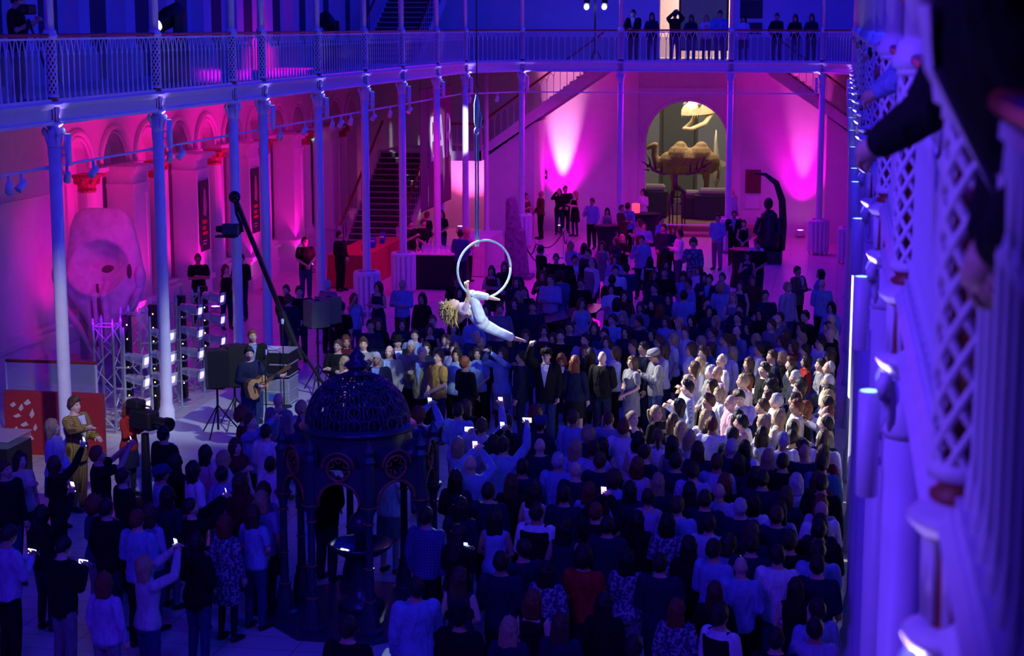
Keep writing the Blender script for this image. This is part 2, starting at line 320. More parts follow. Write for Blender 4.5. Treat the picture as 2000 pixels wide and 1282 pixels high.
# ---- columns with capitals, drums, lattice sleeves and column lamps
lat = MB(); ns = 24
for sgn in (1, -1):
    for k in range(8):
        vs = []; 
        for i in range(ns+1):
            z = 6.42+0.90*i/ns; t = 2*PI*k/8+sgn*2*PI*(z-6.42)/0.90
            for dr, dt in ((0.0, -0.16), (0.0, 0.16), (0.012, 0.125), (0.012, -0.125)):
                vs.append(((0.083+dr)*math.cos(t+dt), (0.083+dr)*math.sin(t+dt), z))
        fs = []
        for i in range(ns):
            for q in range(4): fs.append((i*4+q, i*4+(q+1) % 4, i*4+4+(q+1) % 4, i*4+4+q))
        lat.add(vs, fs)
for z in (6.42, 7.3): lat.lathe([(0.082, z-0.02), (0.1, z-0.02), (0.1, z+0.02), (0.082, z+0.02)], n=20, cap=False)
latm = lat.mesh('lattice_sleeve', iron, True)
for k in range(8):
    pass
corem = MB().lathe([(0.062, 6.4), (0.062, 7.32)], n=12).mesh('sleeve_core', redb, True)
capm = MB().lathe([(0.085, 7.3), (0.12, 7.32), (0.125, 7.36), (0.105, 7.38), (0.105, 7.41), (0.09, 7.44)], n=20).mesh('rail_cap', iron, True)
colm = MB().lathe([(0.075, 6.33), (0.095, 6.345), (0.095, 6.36), (0.07, 6.375), (0.09, 6.4), (0.09, 6.42)], n=20).mesh('collar', redb, True)
def flute():
    m = MB().lathe([(0.09, 5.98), (0.09, 6.27)], n=16)
    for k in range(14):
        t = 2*PI*k/14; m.tube([(0.095*math.cos(t), 0.095*math.sin(t), 6.02), (0.095*math.cos(t), 0.095*math.sin(t), 6.25)], 0.014, 6)
    return m
drumc = MB().lathe([(0.088, 5.98), (0.088, 6.27)], n=16).mesh('drum_core', redb, True)
flm = MB()
for k in range(12):
    t = 2*PI*k/12; flm.tube([(0.094*math.cos(t), 0.094*math.sin(t), 6.03), (0.094*math.cos(t), 0.094*math.sin(t), 6.24)], [0.01, 0.016], 6)
flm = flm.mesh('fluting', iron, True)
dsk = MB().lathe([(0.09, 6.25), (0.115, 6.255), (0.145, 6.285), (0.15, 6.3), (0.13, 6.315), (0.1, 6.33), (0.08, 6.34)], n=24).mesh('upper_disc', iron, True)
dsk2 = MB().lathe([(0.085, 5.9), (0.095, 5.93), (0.13, 5.955), (0.15, 5.98), (0.15, 6.0), (0.12, 6.015), (0.09, 6.02)], n=24).mesh('lower_disc', iron, True)
scr = MB()
for k in range(4):
    t = PI/2*k+PI/4; c, s_ = math.cos(t), math.sin(t)
    scr.tube([(r*c, r*s_, z) for r, z in ((0.14, 5.93), (0.165, 5.88), (0.15, 5.83), (0.125, 5.84), (0.12, 5.75), (0.105, 5.66))], [0.03, 0.036, 0.032, 0.028, 0.024, 0.012], 8)
scr = scr.lathe([(0.1, 5.62), (0.115, 5.66), (0.1, 5.7), (0.12, 5.9)], n=20).mesh('scroll_capital', iron, True)
shaft = MB().lathe([(0.17, 0), (0.17, 0.12), (0.145, 0.16), (0.145, 0.5), (0.125, 0.55), (0.108, 0.62), (0.103, 3), (0.097, 5.64)], n=24).mesh('shaft', iron, True)
ushaft = MB().lathe([(0.075, 7.4), (0.072, 11)], n=20).mesh('upper_shaft', iron, True)
tubem = MB().lathe([(0.045, 5.33), (0.052, 5.335), (0.052, 5.83), (0.045, 5.832)], n=20, cap=False).lathe([(0.046, 5.34), (0.046, 5.36)], n=20).mesh('lamp_tube', iron, True)
tubtop = MB().lathe([(0.046, 5.80), (0.046, 5.812)], n=20).mesh('lamp_lens', mat('lamp_lens', (0.6, 0.9, 1), 0.3, emit=(0.35, 0.75, 1.0), estr=4))
def column(x, y, label, group, hx=None, hy=0.0, light=12, kind='structure'):
    r = empty('column', (x, y, 0)); tag(r, label, 'column', group, kind)
    for nm, me in (('shaft', shaft), ('scroll_capital', scr), ('lower_disc', dsk2), ('upper_disc', dsk), ('collar', colm), ('lattice_sleeve', latm), ('rail_cap', capm), ('upper_shaft', ushaft)):
        put(nm, me, r)
    d = put('drum_core', drumc, r); put('fluting', flm, d); put('sleeve_core', corem, r)
    return r
lampn = [0]
def column_lamp(x, y, hx, hy, label, light):
    r = empty('column_lamp', (x+hx, y+hy, 0)); tag(r, label, 'lamp', 'tube lamps on the columns')
    put('lamp_tube', tubem, r); put('lamp_lens', tubtop, r)
    MB().tube([(0, 0, 5.62), (-hx, -hy, 5.62)], 0.018, 8).tube([(0, 0, 5.5), (-hx, -hy, 5.5)], 0.018, 8).box((-hx-0.11, -hy-0.02, 5.47), (-hx+0.11, -hy+0.02, 5.65)).build('lamp_bracket', iron, r)
    if light:
        o = lamp('SPOT', 'lamp_beam', (x+hx, y+hy, 5.86), (x+hx*0.5, y+hy*0.5, 6.6), light, (0.42, 0.28, 1.0), 0.03, angle=110, blend=0.8)
for i, y in enumerate(LY):
    column(XL, y, f'white iron column of the left gallery row, {ORD[i]} from the near end', 'left row columns')
    if i != 2: column_lamp(XL, y, 0.2, 0.06, f'tube lamp on the {ORD[i]} left gallery column', 12)
for i, x in enumerate((-10.65, -7.3, -3.65, -0.66)):
    column(x, YE, ['white iron column in front of the left end staircase', 'white iron column left of the arch', 'white iron column right of the arch', 'white iron column in front of the right end staircase'][i], 'end row columns')
column_lamp(-10.65, YE, 0.2, -0.05, 'tube lamp on the end column by the left stair', 10)
column_lamp(-0.66, YE, -0.2, -0.05, 'tube lamp on the end column by the right stair', 10)
RY = [4.45, 8.3, 12.2, 15.95, 19.75, 21.65, 25.5, 29.6, 33.7, 37.8, 42.0, 46.2, 50.3, 54.1, 57.8]
for i, y in enumerate(RY):
    column(XR, y, 'white iron column of the right gallery row, '+('nearest to the camera' if i == 0 else f'{ORD[i]} from the camera'), 'right row columns')
    column_lamp(XR, y, -0.17, 0.0, f'tube lamp on the {ORD[i]} column of the right gallery', 14)
# ---- balustrades and fascias
bal = MB()
bal.tube([(0, 0, 6.36), (0, 0, 6.42), (0, 0, 6.5), (0, 0, 7.02), (0, 0, 7.06), (0, 0, 7.1)], [0.026, 0.022, 0.012, 0.012, 0.024, 0.014], 6)
for s_ in (1, -1):
    bal.tube([(s_*a, 0, b) for a, b in ((0.01, 7.08), (0.03, 7.13), (0.055, 7.22), (0.075, 7.265), (0.105, 7.285))], [0.012, 0.012, 0.012, 0.011, 0.01], 5)
balm = bal.mesh('baluster', ironb, True)
def balustrade(p, q, label, group, nb=None, fas=True, glass=True, out=1):
    p = Vector((*p, 0)); q = Vector((*q, 0)); L = (q-p).length; rz = math.atan2(q.y-p.y, q.x-p.x)
    r = empty('balustrade', p, rz); tag(r, label, 'balustrade', group)
    MB().bbox((L/2, 0, 7.35), (L-0.2, 0.09, 0.055), 0.015).build('handrail', railm, r)
    MB().box((0.1, -0.02, 7.275), (L-0.1, 0.02, 7.31)).build('top_rail', ironb, r)
    MB().box((0.1, -0.035, 6.32), (L-0.1, 0.035, 6.37)).build('bottom_rail', ironb, r)
    if glass: MB().box((0.12, 0.07*out, 6.33), (L-0.12, 0.08*out, 7.12)).build('glass_panel', glassm, r)
    if nb is None: nb = round((L-0.2)/0.215)
    for k in range(nb):
        put('baluster', balm, r, (0.1+(L-0.2)*(k+0.5)/nb, 0, 0))
    if fas:
        m = MB(); o = out
        m.prism([(0.02*-o, 5.97), (-0.05*o, 5.97), (-0.06*o, 6.02), (-0.02*o, 6.05), (-0.015*o, 6.2), (-0.06*o, 6.24), (-0.08*o, 6.3), (-0.05*o, 6.33), (0.05*o, 6.33), (0.05*o, 5.97)], 0.06, L-0.06, plane='yz')
        for i in range(len(m.v)): pass
        f = m.build('fascia', iron, None, p, rz); tag(f, None, None, None, 'structure'); f['label'] = 'moulded iron fascia under the '+label.split(',')[0]
for i in range(len(LY)-1):
    balustrade((XL, LY[i]), (XL, LY[i+1]), f'white balustrade of the left gallery, {ORD[i+1]} bay from the near end', 'left gallery balustrades')
balustrade((XL, 22.0), (XL, LY[0]), 'white balustrade of the left gallery, first bay at the picture edge', 'left gallery balustrades')
EP = [(XL, 57.6), (-10.65, YE), (-7.3, YE), (-3.65, YE), (-0.66, YE), (XR, 57.8)]
EN = ['across the left far corner', 'of the far end gallery beside the left stair', 'of the far end gallery above the arch', 'of the far end gallery beside the right stair', 'across the right far corner']
for i in range(5): balustrade(EP[i], EP[i+1], 'white balustrade '+EN[i], 'end gallery balustrades')
RYb = [0.6]+RY
for i in range(len(RYb)-1):
    balustrade((XR, RYb[i+1]), (XR, RYb[i]), 'white balustrade of the right gallery, '+('nearest bay' if i == 0 else ORD[i]+' bay from the near end'), 'right gallery balustrades', nb=None if i < 3 else 0)
# ---- stairs
tread = mat('dark_stair', (0.07, 0.06, 0.07), 0.7); nose = mat('pale_nosing', (0.6, 0.55, 0.55), 0.5)
def flight(o0, d, width, nst, rise, run, label, name='staircase', rails=(0, 1), wide=0.0):
    # o0 foot corner, d 2D direction of climb; width to the left of d
    r = empty(name, (o0[0], o0[1], 0), math.atan2(d[1], d[0])); tag(r, label, 'staircase')
    z0 = o0[2]; side = plaster
    L = nst*run; Hh = nst*rise
    for s_ in (0, 1):
        y0 = -0.06 if s_ == 0 else width
        MB().prism([(0, z0-0.0), (run*0.9, z0-0.0), (L, z0+Hh-0.42), (L, z0+Hh+0.04), (L-run*0.3, z0+Hh+0.04), (-0.1, z0+0.14), (-0.1, z0)], y0, y0+0.06).build('stringer', side, r)
    st = MB().box((0, 0, 0), (run, width, rise)).mesh('step', tread); ns_ = MB().box((-0.03, 0, rise-0.035), (0.05, width, rise+0.005)).mesh('nosing', nose)
    for k in range(nst):
        a = put('step', st, r, (k*run, 0, z0+k*rise)); put('nosing', ns_, a)
    sb = MB().tube([(0, 0, 0), (0, 0, 0.06), (0, 0, 0.12), (0, 0, 0.72)], [0.024, 0.02, 0.011, 0.011], 6)
    for s_ in (1, -1): sb.tube([(0, 0, 0.7), (s_*0.03, 0, 0.78+s_*0.03), (s_*0.075, 0, 0.86+s_*0.06), (s_*0.12, 0, 0.87+s_*0.08)], 0.011, 5)
    sbm = sb.mesh('baluster', ironb, True)
    for s_ in rails:
        y = -0.03 if s_ == 0 else width+0.03
        for k in range(nst): put('baluster', sbm, r, ((k+0.5)*run, y, z0+(k+0.5)*rise+0.1))
        MB().tube([(-0.15, y, z0+0.98), (L+0.05, y, z0+Hh+1.06)], 0.04, 8).build('handrail', railm, r, smooth=True)
        MB().lathe([(0.09, 0), (0.09, 0.2), (0.06, 0.24), (0.055, 0.9), (0.08, 0.95), (0.08, 1.02), (0.03, 1.06)], (-0.15, y, z0), 12).build('newel_post', nose, r)
    return r
flight((-14.1, 56.4, 0), (0, 1), 1.9, 18, 0.172, 0.31, 'dark stair with red handrails climbing behind the bar')
land = struct(MB().box((-16.2, 61.9, 2.85), (-12.5, 65.4, 3.1)).box((-16.2, 61.85, 2.8), (-12.45, 62.0, 3.14)).box((-12.6, 61.85, 2.8), (-12.45, 65.4, 3.14)).build('floor_landing', plaster), 'stair landing in the left far corner')
lr = tag(empty('landing_rail', (-16.1, 61.9, 0)), 'red handrail and balusters round the stair landing', 'balustrade')
MB().tube([(1.9, 0, 4.1), (3.5, 0, 4.1), (3.55, 0.9, 4.1)], 0.04, 8).build('handrail', railm, lr)
lb = MB().tube([(0, 0, 3.1), (0, 0, 3.2), (0, 0, 3.25), (0, 0, 4.08)], [0.024, 0.02, 0.011, 0.011], 6).mesh('baluster', ironb, True)
for k in range(8): put('baluster', lb, lr, (2.0+0.2*k, 0, 0))
flight((-12.5, 62.9, 3.1), (1, 0), 1.9, 18, 0.175, 0.236, 'end staircase rising right from the landing to the gallery', rails=(0,))
r2 = flight((1.7, 62.9, 3.1), (-1, 0), 1.9, 18, 0.175, 0.236, 'end staircase on the right descending from the gallery', rails=(1,))
r2.location = (1.7, 64.8, 0)
flight((-14.0, 58.8, ZF), (0, 1), 1.9, 14, 0.172, 0.31, 'upper gallery stair with dark treads behind the balustrade')
struct(MB().prism([(-12.5, 0), (-10.75, 0), (-10.75, 4.1), (-12.5, 2.85)], 63.1, YW).build('wall_stair_left', plaster), 'shaded wall under the left end staircase')
struct(MB().prism([(1.6, 0), (-0.5, 0), (-0.5, 4.4), (1.6, 2.9)], 63.1, YW).build('wall_stair_right', plaster), 'shaded wall under the right end staircase')
# slim pink pilaster posts carrying the landing
lc = MB().lathe([(0.14, 0), (0.14, 0.3), (0.09, 0.4), (0.08, 6.0)], n=16).mesh('landing_column', iron, True)
for i, x in enumerate((-13.95, -12.35)):
    o = put('landing_column', lc, None, (x, 62.4, 0)); tag(o, ['slim pink-lit column at the landing corner by the banner', 'slim pink-lit column where the end stair starts'][i], 'column', 'landing columns', 'structure')
# ================================================================== PEOPLE: prototypes
def remesh(mb, name, vox=0.014, it=4):
    me = mb.mesh('tmp', [], False); o = bpy.data.objects.new('tmp', me); COL.objects.link(o)
    m = o.modifiers.new('r', 'REMESH'); m.mode = 'VOXEL'; m.voxel_size = vox
    s = o.modifiers.new('s', 'SMOOTH'); s.factor = 0.5; s.iterations = it
    dg = bpy.context.evaluated_depsgraph_get(); out = bpy.data.meshes.new_from_object(o.evaluated_get(dg)); out.name = name
    bpy.data.objects.remove(o); bpy.data.meshes.remove(me)
    out.polygons.foreach_set('use_smooth', [True]*len(out.polygons)); return out
def limb(mb, pts, rs, n=10):
    pts = [np.array(p, float) for p in pts]; P = []; R = []
    for i in range(len(pts)-1):
        for t in (0, 0.33, 0.66): P.append(pts[i]*(1-t)+pts[i+1]*t); R.append(rs[i]*(1-t)+rs[i+1]*t+0.004*math.sin(t*PI))
    P.append(pts[-1]); R.append(rs[-1]); mb.tube(P, R, n)
    for p, r in zip(pts, rs): mb.ball(p, r*1.0, 10, 8)
def ering(z, rx, ry, yc=0, n=20): return [(rx*math.cos(2*PI*k/n), yc+ry*math.sin(2*PI*k/n), z) for k in range(n)]
TOR = {'M': [(0.80, .13, .10, .01), (0.88, .160, .118, .01), (0.96, .163, .115, .0), (1.06, .148, .106, .0), (1.18, .160, .114, .0), (1.30, .182, .124, .005), (1.37, .180, .112, .012), (1.425, .135, .085, .018), (1.46, .075, .066, .015)],
       'F': [(0.80, .13, .11, .012), (0.88, .172, .128, .015), (0.96, .165, .118, .005), (1.06, .126, .094, .0), (1.16, .132, .10, -.005), (1.26, .152, .124, -.012), (1.34, .152, .105, .004), (1.405, .115, .075, .014), (1.445, .062, .056, .012)]}
SH = {'M': (0.178, 1.385), 'F': (0.150, 1.365)}
POSES = {  # right elbow, right wrist, left elbow, left wrist, head pitch (deg, + is up), head yaw
 'down':  ((-.235, .03, 1.12), (-.235, -.06, .87), (.235, .03, 1.12), (.235, -.06, .87), 8, 6),
 'cross': ((-.235, -.05, 1.13), (.05, -.235, 1.15), (.235, -.05, 1.13), (-.05, -.225, 1.19), 10, -8),
 'drink': ((-.235, -.10, 1.14), (-.10, -.30, 1.27), (.23, .03, 1.12), (.22, -.08, .88), 8, 0),
 'phone': ((-.25, -.22, 1.46), (-.045, -.40, 1.68), (.25, -.22, 1.46), (.045, -.40, 1.68), 12, 0),
 'chest': ((-.22, -.06, 1.13), (-.035, -.30, 1.27), (.22, -.06, 1.13), (.035, -.30, 1.27), -14, 0),
 'raise': ((-.27, -.16, 1.58), (-.20, -.32, 1.82), (.23, .03, 1.12), (.22, -.06, .88), 10, 0),
 'lean':  ((-.23, -.26, 1.14), (-.07, -.44, 1.10), (.23, -.26, 1.14), (.07, -.44, 1.10), -6, 0),
 'front': ((-.235, -.0, 1.12), (-.04, -.20, .98), (.235, -.0, 1.12), (.04, -.21, .97), 8, 10),
 'brow':  ((-.26, -.22, 1.36), (-.09, -.20, 1.60), (.23, .0, 1.12), (.12, -.22, 1.02), 8, 0),
 'guitar': ((-.29, -.02, 1.16), (-.07, -.27, 1.07), (.29, -.10, 1.14), (.40, -.32, 1.17), -2, -35),
 'point': ((-.30, -.16, 1.30), (-.30, -.44, 1.36), (.23, -.06, 1.14), (.10, -.30, 1.12), 6, 0),
}
def hand(mb, wrist, d, nrm, side, curl=0.5):
    d = np.array(d, float); d /= np.linalg.norm(d); nrm = np.array(nrm, float); nrm -= d*(nrm@d); nrm /= np.linalg.norm(nrm)+1e-9
    s = np.cross(d, nrm)*side; w = np.array(wrist, float)
    mb.tube([w-d*0.02, w+d*0.02, w+d*0.06, w+d*0.092], [0.027, 0.034, 0.041, 0.037], 8, flat=None)
    for k, (off, L) in enumerate(((-.029, .066), (-.010, .078), (.010, .074), (.028, .058))):
        b = w+d*0.085+s*off; a1 = curl*0.7; a2 = curl*1.5; a3 = curl*2.1
        p = [b]
        for l, a in ((L*.45, a1), (L*.32, a2), (L*.25, a3)): p.append(p[-1]+l*(d*math.cos(a)+nrm*math.sin(a)))
        mb.tube(p, [.0095, .009, .008, .006], 6)
    t0 = w+d*0.03-s*0.03
    mb.tube([t0, t0+d*0.03-s*0.028+nrm*0.01, t0+d*0.056-s*0.034+nrm*0.024, t0+d*0.072-s*0.028+nrm*0.034], [.013, .0115, .010, .007], 6)
def head_mesh(mb, M, mi0=0):
    nu, nv = 28, 22; st = len(mb.v)
    mb.ball((0, 0, 0), 1.0, nu, nv, 0)
    def g(p, c, s): return math.exp(-sum((p[i]-c[i])**2/(2*s[i]**2) for i in range(3)))
    for i in range(st, len(mb.v)):
        x, y, z = mb.v[i]; X, Y, Z = x*.074, y*.096, z*.118
        if Z < 0:
            t = -Z/.118; X *= 1-.30*t*t; Y = Y*(1-.22*t*t)-(.018*t if Y < 0 else -.0) 
            if Y > 0: Y *= 1-.25*t
        if Y < -.05: Y = -.05-(abs(Y)-.05)*.82
        p = (X, Y, Z)
        Y -= .026*g(p, (0, -.085, -.018), (.011, .05, .022)); Y -= .006*g(p, (0, -.085, -.058), (.022, .04, .012)); Y -= .012*g(p, (0, -.08, -.098), (.024, .05, .016))
        Y -= .006*g(p, (0, -.085, .035), (.04, .04, .010))
        for s in (1, -1):
            Y += .010*g(p, (s*.030, -.082, .012), (.014, .04, .011)); X += s*.004*g(p, (s*.055, -.05, -.02), (.02, .03, .02))
        mb.v[i] = (X, Y, Z)
    for fi in range(len(mb.f)):
        q = mb.f[fi]
        if q[0] >= st:
            c = np.mean([mb.v[j] for j in q], axis=0)
            if abs(c[0]) < .025 and c[1] < -.06 and -.066 < c[2] < -.05: mb.m[fi] = 2
    for s in (1, -1):
        mb.ball((s*.030, -.0705, .012), (.013, .010, .0085), 8, 6, 1)
        mb.ball((s*.074, .012, -.008), (.010, .020, .032), 8, 6, 0)
    mb.xf(M, st)
def head_matrix(sex, pose):
    p = POSES[pose]; z = 1.455 if sex == 'M' else 1.435
    return Matrix.Translation((0, .012, z)) @ Euler((math.radians(-p[4]), 0, math.radians(p[5])), 'XYZ').to_matrix().to_4x4() @ Matrix.Translation((0, -.012, .138))
def arm_pts(sex, pose, side):
    p = POSES[pose]; sx, sz = SH[sex]; e, w = (p[0], p[1]) if side < 0 else (p[2], p[3])
    k = 1.0 if sex == 'M' else 0.94
    return np.array((side*sx, .008, sz)), np.array(e)*np.array((k, 1, 1)), np.array(w)*np.array((k, 1, 1))
PROTO = {}
def leg_pts(s): return [(s*.088, .01, .86), (s*.098, -.008, .48), (s*.105, .025, .09)]
def proto(sex, pose):
    key = (sex, pose)
    if key in PROTO: return PROTO[key]
    mb = MB(); mb.loft([ering(*r) for r in TOR[sex]]); hm = head_matrix(sex, pose)
    hp = hm @ Vector((0, .01, -.03)); limb(mb, [(0, .015, 1.40), tuple(hp)], [.066, .052] if sex == 'M' else [.055, .044])
    mb.ball(tuple(hm @ Vector((0, .005, -.01))), .06, 12, 8)
    fr = 1.0 if sex == 'M' else .86
    for s in (1, -1):
        a, e, w = arm_pts(sex, pose, s); limb(mb, [a, e, w], [.056*fr, .043*fr, .030*fr])
        l = leg_pts(s); limb(mb, l, [.088, .056*(.95 if sex == 'F' else 1), .040])
        limb(mb, [(s*.105, .05, .045), (s*.118, -.09, .04), (s*.125, -.16, .03)], [.042, .042, .028])
    me = remesh(mb, 'person_body')
    # detailed head, hands joined on
    ex = MB(); head_mesh(ex, hm)
    for s in (1, -1):
        a, e, w = arm_pts(sex, pose, s); d = (w-e)/np.linalg.norm(w-e)
        nrm = (0, 0.3, -1) if pose in ('lean', 'cross', 'front', 'point') else ((0, -.2, 1) if pose == 'guitar' and s > 0 else (-s, -0.2, 0))
        if pose in ('phone', 'chest', 'raise', 'drink'): nrm = (-s, -.6, .1)
        hst = len(ex.v); hand(ex, w, d, nrm, s, 0.35 if pose in ('down', 'cross', 'point') else 0.75)
    V = [v.co[:] for v in me.vertices]; n0 = len(V); FS = [tuple(p.vertices) for p in me.polygons]; MI = []
    for p in me.polygons:
        c = p.center; MI.append(3 if c.z < .085 else (4 if c.z < .84 and abs(c.x) < .2 and abs(c.y) < .19 else 0))
    V += ex.v; FS += [tuple(i+n0 for i in q) for q in ex.f]; MI += ex.m
    out = bpy.data.meshes.new('person_body'); out.from_pydata(V, [], FS)
    for k in range(5): out.materials.append(None)
    out.polygons.foreach_set('material_index', MI); out.polygons.foreach_set('use_smooth', [True]*len(FS))
    bpy.data.meshes.remove(me); PROTO[key] = (out, hm); return PROTO[key]
CL = {}
def cloth(sex, pose, kind):
    pk = pose if kind in ('long', 'short', 'jacket', 'dress_long') else ''
    key = (sex, pk, kind)
    if key in CL: return CL[key]
    T = TOR[sex]; mb = MB(); fr = 1.0 if sex == 'M' else .86
    inf = {'long': .014, 'short': .014, 'jacket': .026, 'vest': .034, 'dress': .011, 'dress_long': .012, 'sleeveless': .011}.get(kind, .012)
    if kind in ('long', 'short', 'jacket', 'vest', 'sleeveless', 'dress', 'dress_long'):
        hem = {'jacket': .76, 'dress': .55, 'dress_long': .52}.get(kind, .84); rings = []
        dress = kind.startswith('dress')
        if hem < .8:
            rr = [(hem, .205, .175, .01), (hem+.12, .195, .165, .01), (.80, .182, .145, .01)] if dress else [(hem, .178, .15, .0), (.80, .178, .142, .0)]
            rings += rr
        else: rings.append((hem, .178 if sex == 'M' else .182, .140, .008))
        for r in T:
            if r[0] > max(hem, .84) and r[0] < 1.45: rings.append((r[0], r[1]+inf+(.008 if kind != 'dress' and r[0] < 1.2 else 0), r[2]+inf+(.01 if kind != 'dress' and r[0] < 1.2 else 0), r[3]))
        if kind in ('dress', 'sleeveless', 'vest'): rings = [r for r in rings if r[0] < 1.39]; rings.append((1.40, .10, .075, .014))
        else: rings.append((1.455, .085+inf*.5, .075+inf*.5, .015))
        mb.loft([ering(*r) for r in rings])
        if kind in ('long', 'short', 'jacket', 'dress_long'):
            for s in (1, -1):
                a, e, w = arm_pts(sex, pose, s); i2 = inf+.006
                if kind == 'short': m_ = a*.35+e*.65; limb(mb, [a, m_], [.058*fr+i2, .052*fr+i2])
                else:
                    w2 = e+(w-e)*.93; limb(mb, [a, e, w2], [.057*fr+i2, .046*fr+i2, .033*fr+i2*.8])
        else:
            for s in (1, -1): limb(mb, [(s*.085, .012, 1.40), (s*SH[sex][0]*.92, .01, 1.375)], [.055, .07] if kind == 'vest' else [.035, .045])
    elif kind == 'trousers':
        mb.loft([ering(z, rx+.012, ry+.014, yc) for z, rx, ry, yc in T[:4]])
        for s in (1, -1):
            l = leg_pts(s); limb(mb, [l[0], l[1], (l[2][0], l[2][1], .10)], [.100, .074, .060] if sex == 'M' else [.098, .066, .050])
    elif kind == 'skirt':
        mb.loft([ering(.54, .198, .165, .01), ering(.68, .195, .16, .01), ering(.80, .186, .148, .012), ering(.90, .182, .138, .012), ering(1.0, .15, .112, 0), ering(1.05, .138, .104, 0)])
    CL[key] = remesh(mb, kind, 0.016, 3); CL[key].materials.append(None); return CL[key]
# hair in head space
def hair_mesh(kind):
    rnd = random.Random(sum(map(ord, kind))); mb = MB(); nu, nv = 30, 22; mb.ball((0, 0, 0), 1.0, nu, nv)
    th = {'short': .014, 'receding': .009, 'long': .020, 'bob': .024, 'bun': .012, 'pony': .012, 'curly': .045, 'quiff': .018}[kind]
    for i in range(len(mb.v)):
        x, y, z = mb.v[i]; ang = math.degrees(math.atan2(x, -y)); aa = abs(ang)   # 0 = face
        low = np.interp(aa, [0, 35, 60, 80, 110, 180], [.50, .42, .12, -.12, -.42, -.62])
        if kind == 'receding': low = np.interp(aa, [0, 60, 90, 110, 180], [1.4, 1.3, .22, -.3, -.58])
        if kind in ('long', 'bob'): low = np.interp(aa, [0, 30, 50, 70, 180], [.55, .45, -.2, -.75, -.95])
        k = 1/(1+math.exp(-(z-low)*22)); t = th*(1+.25*math.sin(ang*.19)+.2*math.sin(9*z+ang*.07))
        if kind == 'curly': t = th*(1+.38*math.sin(ang*.13+z*9)*math.cos(z*11-ang*.08))+rnd.uniform(-.006, .006)
        if kind == 'quiff': t += .03*math.exp(-((aa/45)**2)-((z-.75)/.25)**2)
        off = -.016+(t+.016)*k; r = 1+off/.09
        X, Y, Z = x*.076*r, y*.098*r+.003, z*.119*r
        if Z < 0 and kind not in ('bob', 'long'):
            tt = -Z/.118; X *= 1-.26*tt*tt; Y = Y*(1-.22*tt)
        mb.v[i] = (X, Y, Z)
    if kind in ('long', 'bob'):
        zend = -.34 if kind == 'long' else -.15; rings = []
        for j in range(10):
            t = j/9; z = .05+(zend-.05)*t; ring = []
            for k in range(22):
                a = 2*PI*k/22; wob = 1+.07*math.sin(5*a+3*t)+.05*math.sin(11*a)
                rx = (.088+.018*math.sin(t*PI*.8))*(1-.25*max(0, t-.75)*4*.35); ry = .058*(1-.15*t)
                ring.append((rx*math.cos(a)*wob, .052+.012*t+ry*math.sin(a)*wob-(.02 if math.sin(a) < 0 else 0)*abs(math.cos(a)), z))
            rings.append(ring)
        mb.loft(rings)
    if kind == 'bun':
        mb.ball((0, .105, .05), (.045, .04, .042), 12, 8)
    if kind == 'pony':
        mb.tube([(0, .10, .06), (0, .135, .05), (0, .145, -.03), (0, .125, -.12), (0, .115, -.20)], [.022, .032, .032, .026, .010], 10)
    me = mb.mesh('hair', [None], True); return me
HAIR = {}
def hat_mesh(kind):
    mb = MB()
    if kind == 'cap': mb.lathe([(.105, .03), (.112, .06), (.112, .085), (.09, .13), (.03, .145)], (0, .005, 0), 18, sy=1.15).lathe([(.06, .035), (.1, .03), (.1, .042)], (0, -.075, 0), 16, sy=.8)
    else: mb.lathe([(.10, .03), (.155, .035), (.155, .045), (.098, .055), (.092, .13), (.08, .15), (.02, .15)], (0, .0, 0), 20, sy=1.12)
    return mb.mesh('hat', [None], True)
skinM = [mat('skin_fair', (.72, .47, .36), .5, var=.06), mat('skin_light', (.62, .39, .28), .5, var=.06), mat('skin_tan', (.46, .27, .18), .5, var=.06)]
eyeM = mat('eye_dark', (.03, .02, .02), .2); lipM = mat('lip', (.5, .2, .18), .45); shoeM = mat('shoe_black', (.02, .02, .022), .35); tightM = mat('black_tights', (.02, .02, .025), .7)
HC_ = {'d': ((.025, .016, .012), 'dark-haired'), 'k': ((.008, .008, .009), 'black-haired'), 'n': ((.09, .045, .022), 'brown-haired'), 'y': ((.46, .33, .16), 'blond'), 'g': ((.20, .055, .022), 'red-haired'), 'w': ((.5, .5, .5), 'grey-haired')}
hairM = {k: mat('hair_'+v[1].replace('-', '_'), v[0], .45, var=.35, scale=70, bump=.4) for k, v in HC_.items()}
CC = {'wh': ((.78, .78, .80), 'white'), 'bl': ((.25, .36, .62), 'light blue'), 'nv': ((.016, .02, .055), 'navy'), 'bk': ((.012, .012, .014), 'black'), 'gy': ((.22, .22, .24), 'grey'), 'rd': ((.42, .03, .025), 'red'), 'bu': ((.13, .015, .03), 'burgundy'),
      'pk': ((.68, .38, .46), 'pink'), 'lv': ((.42, .36, .62), 'lavender'), 'mu': ((.42, .25, .06), 'mustard'), 'tl': ((.06, .20, .30), 'teal'), 'ol': ((.16, .16, .09), 'olive'), 'cr': ((.66, .58, .46), 'cream'), 'db': ((.03, .05, .15), 'dark blue'), 'br': ((.16, .08, .04), 'brown'), 'lg': ((.48, .48, .52), 'pale grey')}
clothM = {k: mat('cloth_'+v[1].replace(' ', '_'), v[0], .85, var=.15, scale=9, bump=.9, spec=.15) for k, v in CC.items()}
